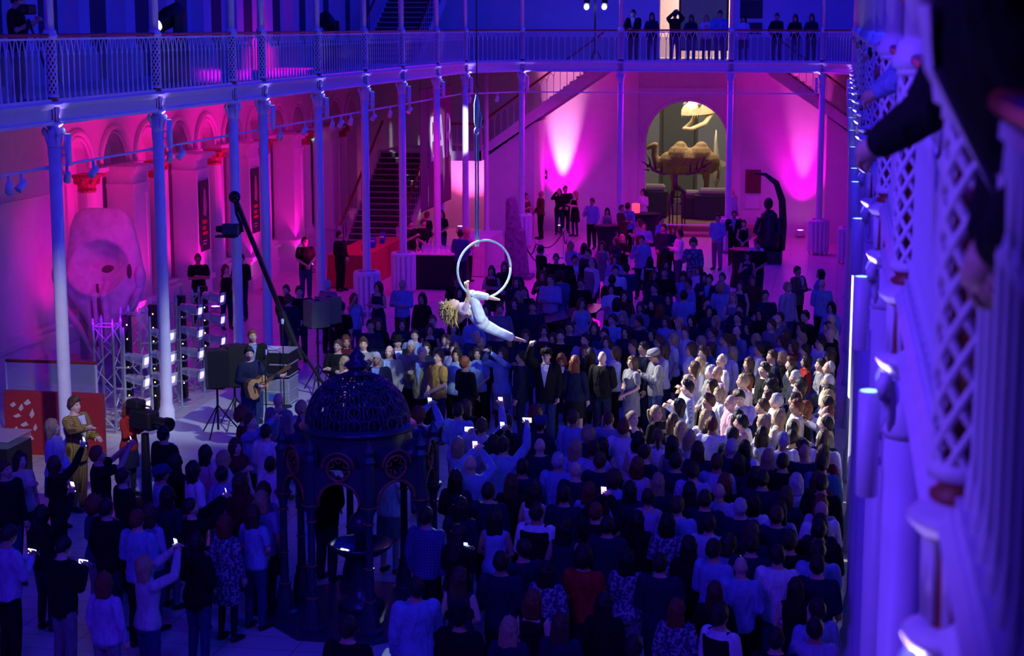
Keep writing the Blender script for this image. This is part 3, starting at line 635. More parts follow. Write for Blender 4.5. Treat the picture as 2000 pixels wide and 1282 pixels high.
def stretch(m, sx, sy, sz, dist):
    nt = m.node_tree; nz = [n for n in nt.nodes if n.type == 'TEX_NOISE'][0]; tc = [n for n in nt.nodes if n.type == 'TEX_COORD'][0]
    mp = nt.nodes.new('ShaderNodeMapping'); mp.inputs['Scale'].default_value = (sx, sy, sz); nt.links.new(tc.outputs['Object'], mp.inputs['Vector']); nt.links.new(mp.outputs[0], nz.inputs['Vector'])
    nz.inputs['Distortion'].default_value = 0.6
    for n in nt.nodes:
        if n.type == 'BUMP': n.inputs['Distance'].default_value = dist
for m in clothM.values(): stretch(m, 1.5, 1.5, .7, .05)
for m in hairM.values(): stretch(m, 1.6, 1.6, .16, .02)
PT = {'fl': ('floral', (.05, .06, .14), (.34, .34, .44), 26, 'floral'), 'ck': ('check', (.45, .5, .62), (.08, .1, .22), 26, 'checked'), 'st': ('stripe', (.55, .6, .72), (.12, .16, .36), 30, 'striped'), 'pl': ('check', (.03, .05, .16), (.1, .12, .3), 9, 'dark plaid'), 'tw': ('check', (.55, .42, .09), (.13, .08, .03), 14, 'yellow tweed checked'), 'dt': ('dots', (.02, .02, .03), (.7, .7, .72), 26, 'spotted')}
for k, (kd, a, b, s, nm) in PT.items(): clothM[k] = pattern('cloth_'+nm.replace(' ', '_'), kd, a, b, s); CC[k] = (a, nm)
TOPK = {'L': ('long', 'shirt'), 'T': ('short', 'T-shirt'), 'J': ('jacket', 'jacket'), 'D': ('dress', 'dress'), 'E': ('dress_long', 'dress'), 'V': ('vest', 'waistcoat'), 'S': ('sleeveless', 'sleeveless top')}
HK = {'s': 'short', 'l': 'long', 'b': 'bob', 'u': 'bun', 'p': 'pony', 'c': 'curly', 'r': 'receding', 'q': 'quiff'}
HDESC = {'l': 'long', 'b': 'bobbed', 'u': 'pinned-up', 'p': 'ponytailed', 'c': 'curly', 'r': 'receding', 's': 'short', 'q': 'swept-up'}
VOX = {}
def setm(o, i, m): o.material_slots[i].link = 'OBJECT'; o.material_slots[i].material = m
PEOPLE = []
def person(loc, rz, sex, hair, hcol, top, tcol, pose='down', bottom=None, scale=None, zone='', extra=None, skin=None, bcol=None, label=None, prnd=random.Random(3)):
    me, hm = proto(sex, pose); o = put('person', me, None, loc, rz)
    s = scale or prnd.uniform(.965, 1.03)*(1.0 if sex == 'M' else .955); o.scale = (s, s, s)
    sk = skinM[skin if skin is not None else prnd.choice((0, 0, 1, 1, 0, 2) if sex == 'F' else (0, 1, 1, 0, 1, 2))]
    dressy = top in 'DE'; bottom = bottom or ('' if dressy else ('t' if sex == 'M' or prnd.random() < .75 else 'k'))
    bare = dressy or bottom == 'k'
    for i, m in enumerate((sk, eyeM, lipM, shoeM, (prnd.choice((sk, tightM)) if bare else sk))): setm(o, i, m)
    k, nm = TOPK[top]
    if top == 'V':
        c = put('shirt', cloth(sex, pose, 'long'), o); setm(c, 0, clothM['wh'])
        c = put('waistcoat', cloth(sex, pose, 'vest'), o); setm(c, 0, clothM[tcol])
    else:
        c = put({'jacket': 'jacket', 'dress': 'dress', 'dress_long': 'dress'}.get(k, 'shirt'), cloth(sex, pose, k), o); setm(c, 0, clothM[tcol])
        if top == 'J':
            v = MB().add([(-.05, -.163, 1.30), (.05, -.163, 1.30), (.0, -.166, 1.08), (0, -.13, 1.43), (-.062, -.105, 1.44), (.062, -.105, 1.44)], [(0, 2, 1), (0, 1, 3), (0, 3, 4), (1, 5, 3)])
            if 'vf' not in VOX:
                mbv = MB()
                for y0 in (0, .03): pass
                mbv.add([(-.055, -.150, 1.34), (.055, -.150, 1.34), (0, -.160, 1.06), (-.075, -.098, 1.455), (.075, -.098, 1.455), (-.055, -.10, 1.34), (.055, -.10, 1.34), (0, -.10, 1.06)], [(0, 2, 1), (0, 1, 4, 3), (5, 6, 7), (0, 5, 7, 2), (1, 2, 7, 6)])
                VOX['vf'] = mbv.mesh('shirt_front', [None])
            f = put('shirt_front', VOX['vf'], o); setm(f, 0, clothM['wh' if prnd.random() < .7 else 'bl'])
    if bottom:
        bc = bcol or prnd.choice(('bk', 'bk', 'nv', 'db', 'gy')); q = {'t': 'trousers', 'k': 'skirt'}[bottom]
        c = put(q, cloth(sex, '', q), o); setm(c, 0, clothM[bc])
    if hair in HK:
        if hair not in HAIR: HAIR[hair] = hair_mesh(HK[hair])
        h = put('hair', HAIR[hair], o); h.matrix_local = hm; setm(h, 0, hairM[hcol])
    elif hair in 'hf':
        if 's' not in HAIR: HAIR['s'] = hair_mesh('short')
        h = put('hair', HAIR['s'], o); h.matrix_local = hm; setm(h, 0, hairM['d'])
        kk = 'cap' if hair == 'h' else 'hat'
        if kk not in HAIR: HAIR[kk] = hat_mesh(kk)
        c = put('hat', HAIR[kk], o); c.matrix_local = hm; setm(c, 0, clothM[hcol] if hcol in clothM else clothM['nv'])
    hd = 'bald' if hair == '-' else ('with a hat' if hair in 'hf' else None)
    who = (HDESC[hair]+' '+HC_[hcol][1] if hair in HK else ('bald' if hair == '-' else 'cap-wearing' if hair == 'h' else 'hat-wearing'))
    who = {'short grey-haired': 'grey-haired', 'short red-haired': 'short-haired red-headed'}.get(who, who)
    pz = {'phone': ' holding up a phone', 'chest': ' looking at a phone', 'raise': ' with raised arm', 'cross': ' with folded arms', 'drink': ' with raised forearm', 'lean': ' leaning on the rail', 'brow': ' with hand to face'}.get(pose, '')
    lab = label or f'{who} person in {CC[tcol][1]} {nm}{pz}'
    o['_lab'] = lab; o['_zone'] = zone; o['_fix'] = 1 if label else 0
    tag(o, lab, 'person'); PEOPLE.append(o)
    return o
def hand_point(o, pose, sex, both=True):
    p = POSES[pose]; k = 1.0 if sex == 'M' else .94
    R = np.array(p[1])*(k, 1, 1); Lh = np.array(p[3])*(k, 1, 1); e = np.array(p[0])*(k, 1, 1); d = (R-e)/np.linalg.norm(R-e)
    q = (R+Lh)/2 if both else R
    M = Matrix.LocRotScale(o.location, o.rotation_euler, o.scale); return M @ Vector(q+d*.10*(1 if not both else .9)), d
phoneb = mat('phone_body', (.02, .02, .025), .3)
scrM = [mat('phone_screen_'+n, c, .3, emit=c, estr=s) for n, c, s in (('white', (.85, .9, 1), 5), ('blue', (.35, .55, 1), 5), ('mixed', (.9, .6, .8), 4))]
phb = MB().bbox((0, 0, 0), (.074, .010, .145), .003).mesh('phone_case', phoneb); PHN = [0]
def phone(loc, rz, label, land=False, k=0):
    o = put('phone', phb, None, loc, rz); o.rotation_euler = (math.radians(-12), PI/2 if land else 0, rz)
    MB().box((-.033, .0051, -.064), (.033, .0066, .064)).build('screen', scrM[k % 3], o); tag(o, label, 'phone', 'glowing phones in the crowd'); return o
glassd = mat('drink_glass', (.8, .85, .9), .05, alpha=.45, spec=.8)
# ================================================================== THE CROWD (pixel of the head, sex, hair, hair colour, top, top colour, pose, facing in degrees: 0 to the camera, 90 right, 180 away, -90 left)
CROWD = '''
1048 373 F l d D bu cross 60|1067 372 M - d L bu front -60|1094 374 F l d L bk brow 10|1114 364 M q d J bk front 20|1123 379 F l y D bk cross -30|1156 394 M s d L bl drink -20
1189 412 F l d S gy lean 0|1213 407 M s n J br down 60|1227 403 M s d L bl down 150|1267 366 F b d L wh cross -20|1247 434 F l g L pk down -60|1258 442 M s n L bl down 30|1292 430 M q d L bl down 60|1297 446 M s d L nv down -40
1313 449 F b g L nv cross 30|1326 458 M s d L wh cross -70|1253 469 M s d L bl drink 0|1354 476 M c n L fl drink 0|1402 426 M s d L bl front -20|1434 419 M s d J bk drink 0|1453 436 F u d D bk down 0|1477 474 M s n L wh drink -30|1432 374 M - d L bl down 60
1206 469 F l n D nv down -30|1176 479 F l d S gy down 0|1221 466 F l y D bk down 20|1240 466 F l d S nv down 120|1118 479 F b y L bl down 150|1140 482 F l d L lv down 160|1058 488 M s d T bk down 120|1086 505 M s d J bk front 0|1123 508 M s d J bk drink 20
1148 495 M s d J nv down -30|1155 513 M r d V gy down -50|1200 506 F l n S lv front 0|1270 510 F b k V bk down 160|1202 529 M s d T wh down 0|1222 524 M s d L db down -160|1300 516 F b d L nv down 20|1299 532 M s n L bk down 0|1281 537 F l g D nv down 30
1364 528 F l n S wh down -30|1374 541 F l d L nv down 0|1332 541 F c n T bl down -20|1342 554 M s d L bl down -40|1385 546 M s d J nv drink -10|1409 541 F u n L lv drink -30|1060 537 F l g L bu down 0|1075 547 M s n L lv down 0|1094 541 M c d J tl down 150
1013 552 F b d S nv brow 0|1134 554 M s d L bk down 0|1196 547 M s k T bk down 170|1194 564 F l d L wh cross 10|1219 577 F l d D bu down 0|1277 564 M s d L nv down -20|1053 573 M s d L bk cross 0|1096 579 F b y L nv phone 0|1122 585 F l n S bl down 20
1409 562 M c y L bl down 150|1445 557 F l n D nv down -20|1470 547 F l g L bu down 0|1431 581 F l y D gy down 0|1335 577 M s d T bl down 170|1306 583 F l d S nv down 0|1381 593 M s k T bk down 30|1384 605 F l d L nv down 0|1243 598 F l n L gy down 0|1218 592 F b d L lv down 160
1268 594 F l d L bk down -20|1290 603 F l g L nv down 170|1005 592 F b n L nv down 0|1447 605 M s d J nv down -10|1481 612 F l d L bk down -20|1495 578 M s d T nv down 0|1540 562 M s y L lg down 60|1563 530 M s k J ol cross 60|1597 535 F b k L bl down -80|1606 555 M - d L bl down 150
1626 600 F b k L bl down -40|1646 628 M - y L wh down -60|1515 626 M - y L gy down -50|1535 622 M s n L gy down -50|1556 618 M s d J bk down -50|1605 637 M s n L db down -60|1637 648 M q y J bk down -60|1660 655 M - d J bk down -60|1480 480 M s d T bk down -20|1460 500 F l d D nv down 0
700 665 F b g D bu down 20|672 676 M s n L bk down -10|660 706 F l y S pk down 60|736 668 M q n L gy down 20|735 702 M s w J nv brow 10|775 684 M - w J gy drink 0|818 690 M q w J ol drink -20|797 655 M s d L bl down 0|794 681 M s w L gy down 0|760 668 M f bk J bk down 30
855 697 M s n T mu front -40|836 682 F b d D nv down 10|873 680 F l n S lv down -20|907 690 F l d L bl down -10|930 693 F b d T bl down 0|910 709 M s g L bk down 140|965 690 F b n L bl phone -30|830 628 M s g L nv down 0|845 641 F l n D bk down 0|880 640 F l d L gy down 20
1000 660 F b n L nv down 10|980 655 M s d L nv down 10|955 655 M h nv L db down 0|940 670 M - d L nv down 0|1022 656 F l g L nv down 20|1052 661 F l n L lv down -30|1079 646 F l d S bu down 0|1118 659 M s d L bk down 0|1136 663 M s d L lv down -20|1166 668 F b n S bl down 0
1141 681 F l g D nv down 0|1021 699 M s d J nv down -80|1075 692 M h bk J bk raise 0|1095 706 F b g J nv chest 0|1113 703 F l g L nv down 170|1181 696 M - d L bk down 165|1161 694 F b d L bk down 170|1210 687 F l n L wh down -60|1222 706 F l n T gy front -50|1240 680 M s n L bk down -50
1258 676 M s d L nv down -50|1285 668 M q n L wh down -60|1279 694 M h gy L gy chest -70|1303 685 F b n L wh down -60|1314 661 F l y T wh down -60|1225 648 F l d L nv down -20|1268 652 F l d S nv down -30|1345 682 F b n L wh down -60|1369 668 F b y L wh down -60|1364 687 M q n L gy down -60
1389 680 F b n L tl down -60|1405 664 M s n L lg down -60|1384 652 M s n L gy down -50|1447 651 M r n L ck phone -40|1481 682 M q d L wh down -80|1416 703 M r w L wh down -60|1372 712 F l y S wh down -80|1358 716 F l n S lv down -80|1390 729 F b w L gy down -70|1421 731 M - y L pk down -70
1441 711 F l n J bk down -70|1495 680 F l k L bk down -80|1487 722 M s d L bk down -70|1366 759 M q d L st down -80|1391 769 F b y L wh down -60|1381 786 M q n L db down -80|1424 774 M s d L lv chest -10|1450 772 F l n L lg down 160|1468 790 M - y L pk down -70|1491 746 M q d L wh down -80
1411 818 F l y L lg down 170|1436 812 F b k L wh down 160|1467 824 M s d L pk down -90|1451 846 M s d L nv down 160|1380 826 M s g L wh down 165|1406 838 F b k L gy down 170|1335 838 F l y L lg down 170|1356 842 F l y L cr down 165|1284 806 F p y L bk down 60|1240 816 F u y S bk down 60
1190 818 M r n L ck down 160|1263 836 M q g L wh down 160|1238 856 F b k S wh down 165|1286 848 F p n S wh down 170|1320 866 F l d S gy down 160|1376 876 F l n L nv down 165|1424 872 M s w J nv down 160|1150 847 F c y L nv down 170|1113 816 M s n L bl down 160|1046 828 F h db L nv down 170
1046 806 F c g L nv down 170|1010 824 M s d L nv down 170|1055 871 M - d J nv down 170|1128 872 F l y L lv down 165|1160 877 M s d L lv down 170|1187 868 F l d D bk down 170|1259 888 M s d L nv down 140|1240 906 F b g S lv down 160|1095 906 M s w L bl down 170|1145 915 M - g L nv down 165
1030 912 M s d L nv down 170|1318 906 M s k L nv down 170|1356 916 M s d L lv down 160|1311 941 F l y L nv down 170|1424 941 F b g L bk down 170|1396 957 M - g L lv down 170|1070 962 F l d S wh down 165|1155 958 F l g L lv down 170|1502 892 F l y L nv down 165|1478 870 F l d L wh down 160
1510 664 F l n L wh down -60|1532 654 F l n L gy down -50|1567 667 M q y L cr phone -70|1590 670 M s k L wh down -60|1551 674 F b n L rd down -60|1531 696 F b y L bk down -70|1548 712 M q n L nv down -80|1582 690 M s d L bl chest -80|1506 722 F l y L wh down -80|1553 741 M s w L nv down -80
1583 759 M s d J nv down -80|1514 757 F c k L wh down -80|1632 729 M r w L gy down -80|1650 742 F l n L bk down -70|1608 758 F b k L nv down -90|1629 766 F l k L nv down -80|1541 790 M s w L wh down -80|1594 803 F l g L bk down -90|1616 781 F b y L lg down -80|1640 797 M s d L wh down -90
1506 822 F b y L lg down -100|1534 816 F l y L cr down -100|1570 826 F l y L gy down 160|1609 822 M s d L gy down -90|1646 816 M r g J nv down -90|1534 860 M s d L nv phone 165|1586 856 M s n L wh down 160|1597 884 M - g L nv down 165|1563 936 F b w L wh down 170|1621 876 F l n L bu down 160
1515 852 M s w L wh down -160|1660 700 F b n L lg down -70|1664 740 M s w L cr down -80|1662 770 F l y L wh down -80|1664 820 M - w L cr down -90|1655 910 M s d J tl down 160|1480 985 F b k L wh down 170|1520 992 F l k L lv down 165|1606 977 F b g L lv down 170|1660 1000 M - w L wh down -160
1041 1002 M s d V bk down 165|1111 1024 F l k S nv down 170|1206 1003 M s g J bk phone 175|1166 1022 M s d J nv down 170|1261 1020 F l d L bk down 170|1291 1012 F b k L fl down 165|1149 972 F l n S bl down 170|1266 968 F u d S lv down 170|1381 982 M s d J nv down 170|1386 1026 M s d L st down 165
1396 1072 M s d L bl down 150|1413 1055 F b d L bl chest 140|1473 1100 M - d L bl down 170|1021 1072 M s d L nv down -150|1132 1092 M c d T rd down 172|1042 1172 F b g S bk down 170|1322 1186 F l g E fl down 170|1409 1203 M q d V bk down 140|1396 1152 F l n L bk down 170|1238 1262 M s d L nv down 170
994 1222 F l y L nv down 170|1535 1086 M s d L wh down 170|1517 1072 M s d L nv down 165|1604 1042 M s k J bk down 165|1636 1018 F b k L nv down 170|1656 1078 M s d T bl down 165|1621 1222 M s d L lv down 170|1666 1204 M s d L bl down -150|1522 1246 M s d L bk down 170|1582 1130 F l d D bk down 170
1688 1105 M s d L nv down 170|1330 985 M s n L bl down 165|1215 945 F l d L nv down 170|1180 935 F c n L bl down 170|1440 985 M s w L nv down 170|1350 1065 F b d L bk down 170|1455 1035 F l n L nv down 165|1555 1010 M s n L nv down 165|1290 1100 M s d J nv down 170|1215 1090 F l k L fl down 170
545 782 M - y J gy down 160|591 797 M s y L lg down 140|517 842 M s d L wh down 150|530 905 F u d L wh down 165|517 968 F b y T bl down 170|820 812 M c g L bl phone 170|896 802 M s d L bl down 165|911 793 F b n L bk down 165|943 832 M s n L lv raise 170|897 868 F b y L lv phone 170
966 862 F l d L bk phone 172|915 908 M - d L bl phone 170|985 870 M s d L bl raise 172|890 930 F l d L nv down 170|955 960 M s d J nv down 172|840 1010 M s d L pl down 160|887 1040 F l d L bk chest 160|895 985 F l d L nv down 170|1000 940 F l n L bk down 170|985 1010 F l d S bl down 172
812 1148 M s d J bl drink -160|905 1205 M f bk J bk down 172|972 1100 M s d L nv down 170|680 1225 M s d L bk down 172|1090 1215 F l n L nv down 172|1180 1175 F l d L bk down 172|930 1120 F l n D nv down 165|1065 1110 F l d L fl down 170|760 905 F l d L wh down 160|650 915 M s d J bk down 160
85 1002 F l k L bk raise 150|120 1068 M s k J bk chest 150|190 988 F c g L db down 150|214 990 M s d J bk down 150|270 1014 M s g L bl down 160|300 1000 F l n L lv down 150|205 1135 F b g L lv down 165|286 1102 F l y L lg phone 150|365 992 M s d J bk phone 120|384 1056 F l k J bk down 160
450 1018 F b g E fl down 168|490 1000 F l n T bl down 165|430 925 F u d L bl down 155|408 882 F l d L pk down 140|458 872 F b n T bu drink 60|440 895 F b y L lg down 130|393 918 F l d L wh down 140|12 1045 M s d L lv chest 140|12 918 M s n L bk down 60|44 897 F l d S cr drink 60
108 905 F l n L bk raise 130|195 888 M s g T bk phone 120|300 928 M h db L bl down 130|262 930 M s d L bk down 140|345 900 F l d L bk down 140|478 812 M c g L bu down 100|497 826 M s n L bl phone 70|505 960 F l n L lv down 160|330 965 F l k L nv down 150|475 940 F l n L bu down 150
802 438 M s d T bk down 60|828 436 M s n T bk front 40|836 421 M s g T bk down 120|862 417 F b d T bk front -20|900 457 M s d L pl down 170|913 452 F l y S lv down 160|596 472 M s d T bk front 40|345 505 M s n T bk cross 30|441 525 F l g S bk down 40|470 505 M s d J bk down -20
558 567 M s d L bk down -10|584 570 M s d L bk down 20|564 585 M s n J nv down 160|641 557 M s w L gy down 160|692 582 F l g S bl brow 40|738 560 F b n D nv cross -20|785 556 M - n L bl down -10|824 582 F b d L bk down -20|668 600 M s d T bk down 160|960 528 F l d S bu cross 10
985 520 F l n L bk down 10|893 547 M s d J bk down 30|897 570 F l d L nv down 20|950 604 F l d D bu down 0|975 604 M s n L gy down 0|1010 548 F l n L nv down 0|925 620 F b d L bl down 20|870 665 M s n L nv down 0|790 630 F l n L nv down 10|715 640 M s d L nv down 20
740 636 F b n D bk down 10|1040 600 M s d L nv down 0|1095 640 M s d L nv down 0|1160 640 F l n L nv down -10|1195 625 M s n T bl down -20|1180 655 M s d L db down -10|1215 620 F l y L nv down -20|1245 630 M s d L nv down -30|1300 628 F l n L bl down -30|1325 632 M s y L lg down -40
1350 625 F l d L nv down -30|1352 650 M s n L wh down -40|1405 628 F l y L gy down -40|1430 620 M s d L nv down -40|1425 665 F l n L bl down -50|1465 640 F l d L nv down -50|1500 635 M s n L gy down -50|1470 662 F b y L lg down -60|1575 640 F l d S nv down -60|1455 690 F l y L wh down -70
1510 695 M s n L nv down -70|1565 700 F l d L rd down -70|1600 715 M s d L gy down -80|1460 745 M s y L wh down -80|1525 725 F l d L bk down -80|1610 690 F l n L nv down -70|1400 750 F l d L wh down -70|1345 745 F l y L wh down -80|1440 745 F l g L pk down -70|1480 775 F l n L lg down -80
1350 790 F l d L bl down -90|1490 800 M s n L nv down -90|1565 785 F l d L bk down -90|1575 805 M s g L wh down -90|1320 825 F l n L nv down 165|1490 845 F l d L lg down 165|1550 830 M s d L nv down 165|1630 850 F l n L nv down 165|1440 900 F l d L nv down 165|1400 905 M s n L lv down 165
1540 900 M s d L bk down 165|1470 925 F l d L nv down 165|1500 940 M s d L nv down 165|1590 930 F l n L bu down 165|1635 945 M s d L bk down 165|1205 905 M s n L nv down 165|1360 955 F l d L bk down 168|1100 960 M s d L nv down 168|1540 960 F b n L nv down 168|1570 1065 M s d L bk down 168
'''
CF = []   # drop-outs where the list runs two heads into one are kept apart by the relaxation below
prn = random.Random(11)
for row in CROWD.strip().replace('\n', '|').split('|'):
    t = row.split(); x, y = float(t[0]), float(t[1]); sex = t[2]
    h = 1.60*(1 if sex == 'M' else .955)*prn.uniform(.975, 1.03)
    p = atz(x, y, h); CF.append(dict(px=x, py=y, P=np.array([p[0], p[1]]), P0=np.array([p[0], p[1]]), sex=sex, hair=t[3], hc=t[4], top=t[5], tc=t[6], pose=t[7], f=float(t[8]), s=h/1.60))
# keep people from standing inside one another or inside the pavilion
OBST = [(-5.88, 21.75, 1.35)]+[(XL, y, .4) for y in LY]+[(XL, 45.0, .75), (XL, 49.0, .75), (-10.65, 60, .75), (-9.5, 52.6, .75), (-5.9, 39.1, 1.1), (-11.35, 50.6, 1.0), (-10.95, 53.6, .8), (-10.95, 55.2, .8), (-13.95, 50.8, .95), (-13.95, 52.4, .95), (-13.95, 53.8, .95), (-9.94, 33.5, .4), (-9.7, 34.3, .4), (-10.3, 33.2, .5), (-5.7, 63.8, .8), (-10.4, 60.4, .5)]+[(-8.45-.5*k, 28.0+.6*j, .42) for k in range(9) for j in range(13)]
PP = np.array([c['P'] for c in CF]); P0 = PP.copy(); MIND = .52
for it in range(70):
    D = PP[:, None]-PP[None]; L = np.hypot(D[..., 0], D[..., 1]); np.fill_diagonal(L, 9)
    k = np.where(L < MIND, (MIND-L)*.42/(L+1e-4), 0); PP = PP+(D*k[..., None]).sum(1)
    for ox, oy, r in OBST:
        d = PP-np.array([ox, oy]); L1 = np.hypot(d[:, 0], d[:, 1]); m = L1 < r
        PP[m] = np.array([ox, oy])+d[m]/(L1[m][:, None]+1e-6)*r
    PP[:, 0] = np.minimum(PP[:, 0], XR-.45); PP[:, 1] = np.where(PP[:, 0] < -10.4, np.minimum(PP[:, 1], 62.6), np.minimum(PP[:, 1], 64.6)); PP[:, 0] = np.maximum(PP[:, 0], -16.0)
    if it < 55: PP = PP+(P0-PP)*.06
for c, p in zip(CF, PP): c['P'] = p
# how much of each person the camera sees: painted far to near on a coarse grid
GW, GH = 1000, 641; grid = -np.ones((GH, GW), int); full = np.zeros(len(CF))
for i in sorted(range(len(CF)), key=lambda i: -CF[i]['P'][1]):
    c = CF[i]; x, y = c['P']; hgt = 1.72*c['s']
    for (hw, z0, z1) in ((.10, 1.42*c['s'], hgt), (.23, .8*c['s'], 1.42*c['s']), (.17, 0, .8*c['s'])):
        xa, ya = proj((x, y, z1)); xb, yb = proj((x, y, z0)); w_ = hw*F/y
        X0, X1, Y0, Y1 = int((xa-w_)/2), int((xa+w_)/2)+1, int(ya/2), int(yb/2)+1
        grid[max(0, Y0):max(0, Y1), max(0, X0):max(0, X1)] = i
seen = np.bincount(grid[grid >= 0], minlength=len(CF)); 
order = sorted(range(len(CF)), key=lambda i: -seen[i]); NIND = 292
single = set(order[:NIND]); mass = [i for i in order[NIND:] if seen[i] > 12]
def zone_of(c):
    x, y = c['P']; px = c['px']; py = c['py']
    if y > 49 and px < 935: return 'by the bar'
    if y > 50: return 'near the arch'
    if px < 480 and y > 36: return 'in the left aisle'
    if px < 700 and y > 33: return 'behind the loudspeakers'
    if px > 1290 and 638 < py < 905: return 'in the spotlit crowd'
    if y > 38: return 'in the far crowd'
    if y > 27.5 and px > 690: return 'below the acrobat'
    if px < 560: return 'left of the pavilion'
    if px < 1000: return 'around the pavilion'
    return 'in the dark front crowd'
for ci in sorted(single):
    c = CF[ci]
    jit = prn.uniform(-8, 8); pose = c['pose']
    if pose == 'down': pose = prn.choice(('down', 'down', 'front', 'front', 'cross', 'drink')) if abs(c['f']) < 120 else prn.choice(('down', 'front', 'front'))
    o = person((c['P'][0], c['P'][1], 0), math.radians(c['f']+jit), c['sex'], c['hair'], c['hc'], c['top'], c['tc'], pose, scale=c['s'], zone=zone_of(c), prnd=prn)
    if pose in ('phone', 'chest') or (pose == 'raise' and c['px'] != 1075):
        both = pose != 'raise'; q, d = hand_point(o, pose, c['sex'], both)
        PHN[0] += 1; o['_ph'] = PHN[0]
        ph = phone(q, o.rotation_euler.z, 'phone', land=(PHN[0] % 3 == 0), k=PHN[0]); ph['_owner'] = o.name
# --- gallery people
G = '''1237 M s d J bk lean|1273 F l d L nv lean|1318 M s d L bk phone|1350 F l n L nv lean|1380 F l y L wh chest|1406 M s d L bl lean|1452 F b d L wh lean|1517 F u d L bk lean|1553 F l d L bk lean|1585 F l d L nv lean'''
for i, row in enumerate(G.split('|')):
    t = row.split(); far = t[6] == 'phone'; Y = 60.55 if not far else 61.3
    P = aty(float(t[0]), 60, Y)
    person((P[0], Y, ZF), math.radians(180 if far else prn.uniform(-8, 8)), t[1], t[2], t[3], t[4], t[5], t[6], zone='on the far gallery', prnd=prn)
for i, (y, sx, h, hc, top, tc) in enumerate(((52.0, 'F', 'l', 'd', 'L', 'nv'), (47.0, 'M', 's', 'd', 'L', 'bk'), (42.8, 'F', 'l', 'd', 'L', 'nv'), (38.9, 'M', 's', 'd', 'L', 'bl'), (27.6, 'M', 's', 'd', 'L', 'db'), (17.6, 'M', 's', 'd', 'J', 'nv'), (14.2, 'F', 'l', 'd', 'L', 'db'))):
    o = person((XR+.62, y, ZF), math.radians(-90+prn.uniform(-10, 10)), sx, h, hc, top, tc, 'lean', zone='at the right rail', prnd=prn); o.rotation_euler.x = math.radians(13)
o = person((XR+.68, 6.2, ZF), math.radians(-95), 'M', 's', 'd', 'J', 'bk', 'lean', scale=1.04, prnd=prn, label='dark-clad person leaning over the right rail behind the nearest post'); o.rotation_euler.x = math.radians(24)
o = person((XR+.72, 4.0, ZF), math.radians(-84), 'M', 's', 'k', 'J', 'bk', 'front', scale=1.08, prnd=prn, label='person in black coat leaning over the nearest right rail'); o.rotation_euler.x = math.radians(31)
o = person((XR+.68, 11.2, ZF), math.radians(-85), 'M', 's', 'g', 'L', 'bl', 'lean', scale=1.0, prnd=prn, label='red-haired person in pale shirt leaning over the right rail'); o.rotation_euler.x = math.radians(22)
person((-13.0, atx(32, 40, -13.0)[1], ZF), math.radians(100), 'M', 's', 'k', 'T', 'bk', 'chest', scale=1.04, prnd=prn, label='camera operator in black T-shirt on the left upper gallery')
# --- performers and crew
STZ = .35
def stage_person(px, py, h, z, rz, *a, **k):
    s = h; p = atz(px, py, z+1.6*s); return person((p[0], p[1], z), math.radians(rz), *a, scale=s, prnd=prn, **k)
GUI = stage_person(487, 690, 1.0, STZ, 62, 'M', 's', 'k', 'L', 'nv', 'guitar', label='singer in dark shirt playing an acoustic guitar on stage', bcol='db')
stage_person(493, 657, 1.0, STZ, 20, 'M', 's', 'g', 'J', 'bk', 'front', label='red-haired musician in black standing behind the singer')
stage_person(147, 792, 1.05, 0, 75, 'M', 'q', 'n', 'J', 'tw', 'point', label='person in yellow tweed suit with a bow tie pointing right', bcol='tw')
stage_person(105, 833, 1.0, 0, 90, 'F', 'l', 'y', 'L', 'lv', 'front', label='long-haired blond person behind the tweed suit')
stage_person(250, 795, .93, .0, 80, 'F', 'b', 'g', 'L', 'rd', 'chest', label='person in a red top working a camera by the truss')
stage_person(322, 848, 1.0, 0, 150, 'M', 's', 'k', 'J', 'bk', 'front', label='camera operator in black suit beside the broadcast camera')
stage_person(664, 460, 1.0, 0, 70, 'M', 's', 'd', 'L', 'bk', 'front', label='bar worker in black behind the red-lit counter')
# --- the rest of the dense crowd, smallest in view, as one mass of low-detail figures
def reduced(me, ratio):
    o = bpy.data.objects.new('tmp', me); COL.objects.link(o); m = o.modifiers.new('d', 'DECIMATE'); m.ratio = ratio
    dg = bpy.context.evaluated_depsgraph_get(); out = bpy.data.meshes.new_from_object(o.evaluated_get(dg)); bpy.data.objects.remove(o); return out
RED = {}
def red(me, ratio):
    if me.name not in RED:
        q = reduced(me, ratio); n = len(q.vertices); V = np.empty(n*3); q.vertices.foreach_get('co', V); RED[me.name] = (V.reshape(-1, 3), [tuple(p.vertices) for p in q.polygons], [p.material_index for p in q.polygons])
    return RED[me.name]
mb = MB(); mm = []; mi = {}
def midx(m):
    if m.name not in mi: mi[m.name] = len(mm); mm.append(m)
    return mi[m.name]
def addm(me, ratio, M, mats):
    V, Fc, Mi = red(me, ratio); W = V@np.array(M.to_3x3()).T+np.array(M.translation); o = len(mb.v); mb.v.extend(map(tuple, W)); mb.f.extend([tuple(i+o for i in q) for q in Fc]); ix = [midx(m) for m in mats]; mb.m.extend([ix[min(k, len(ix)-1)] for k in Mi])
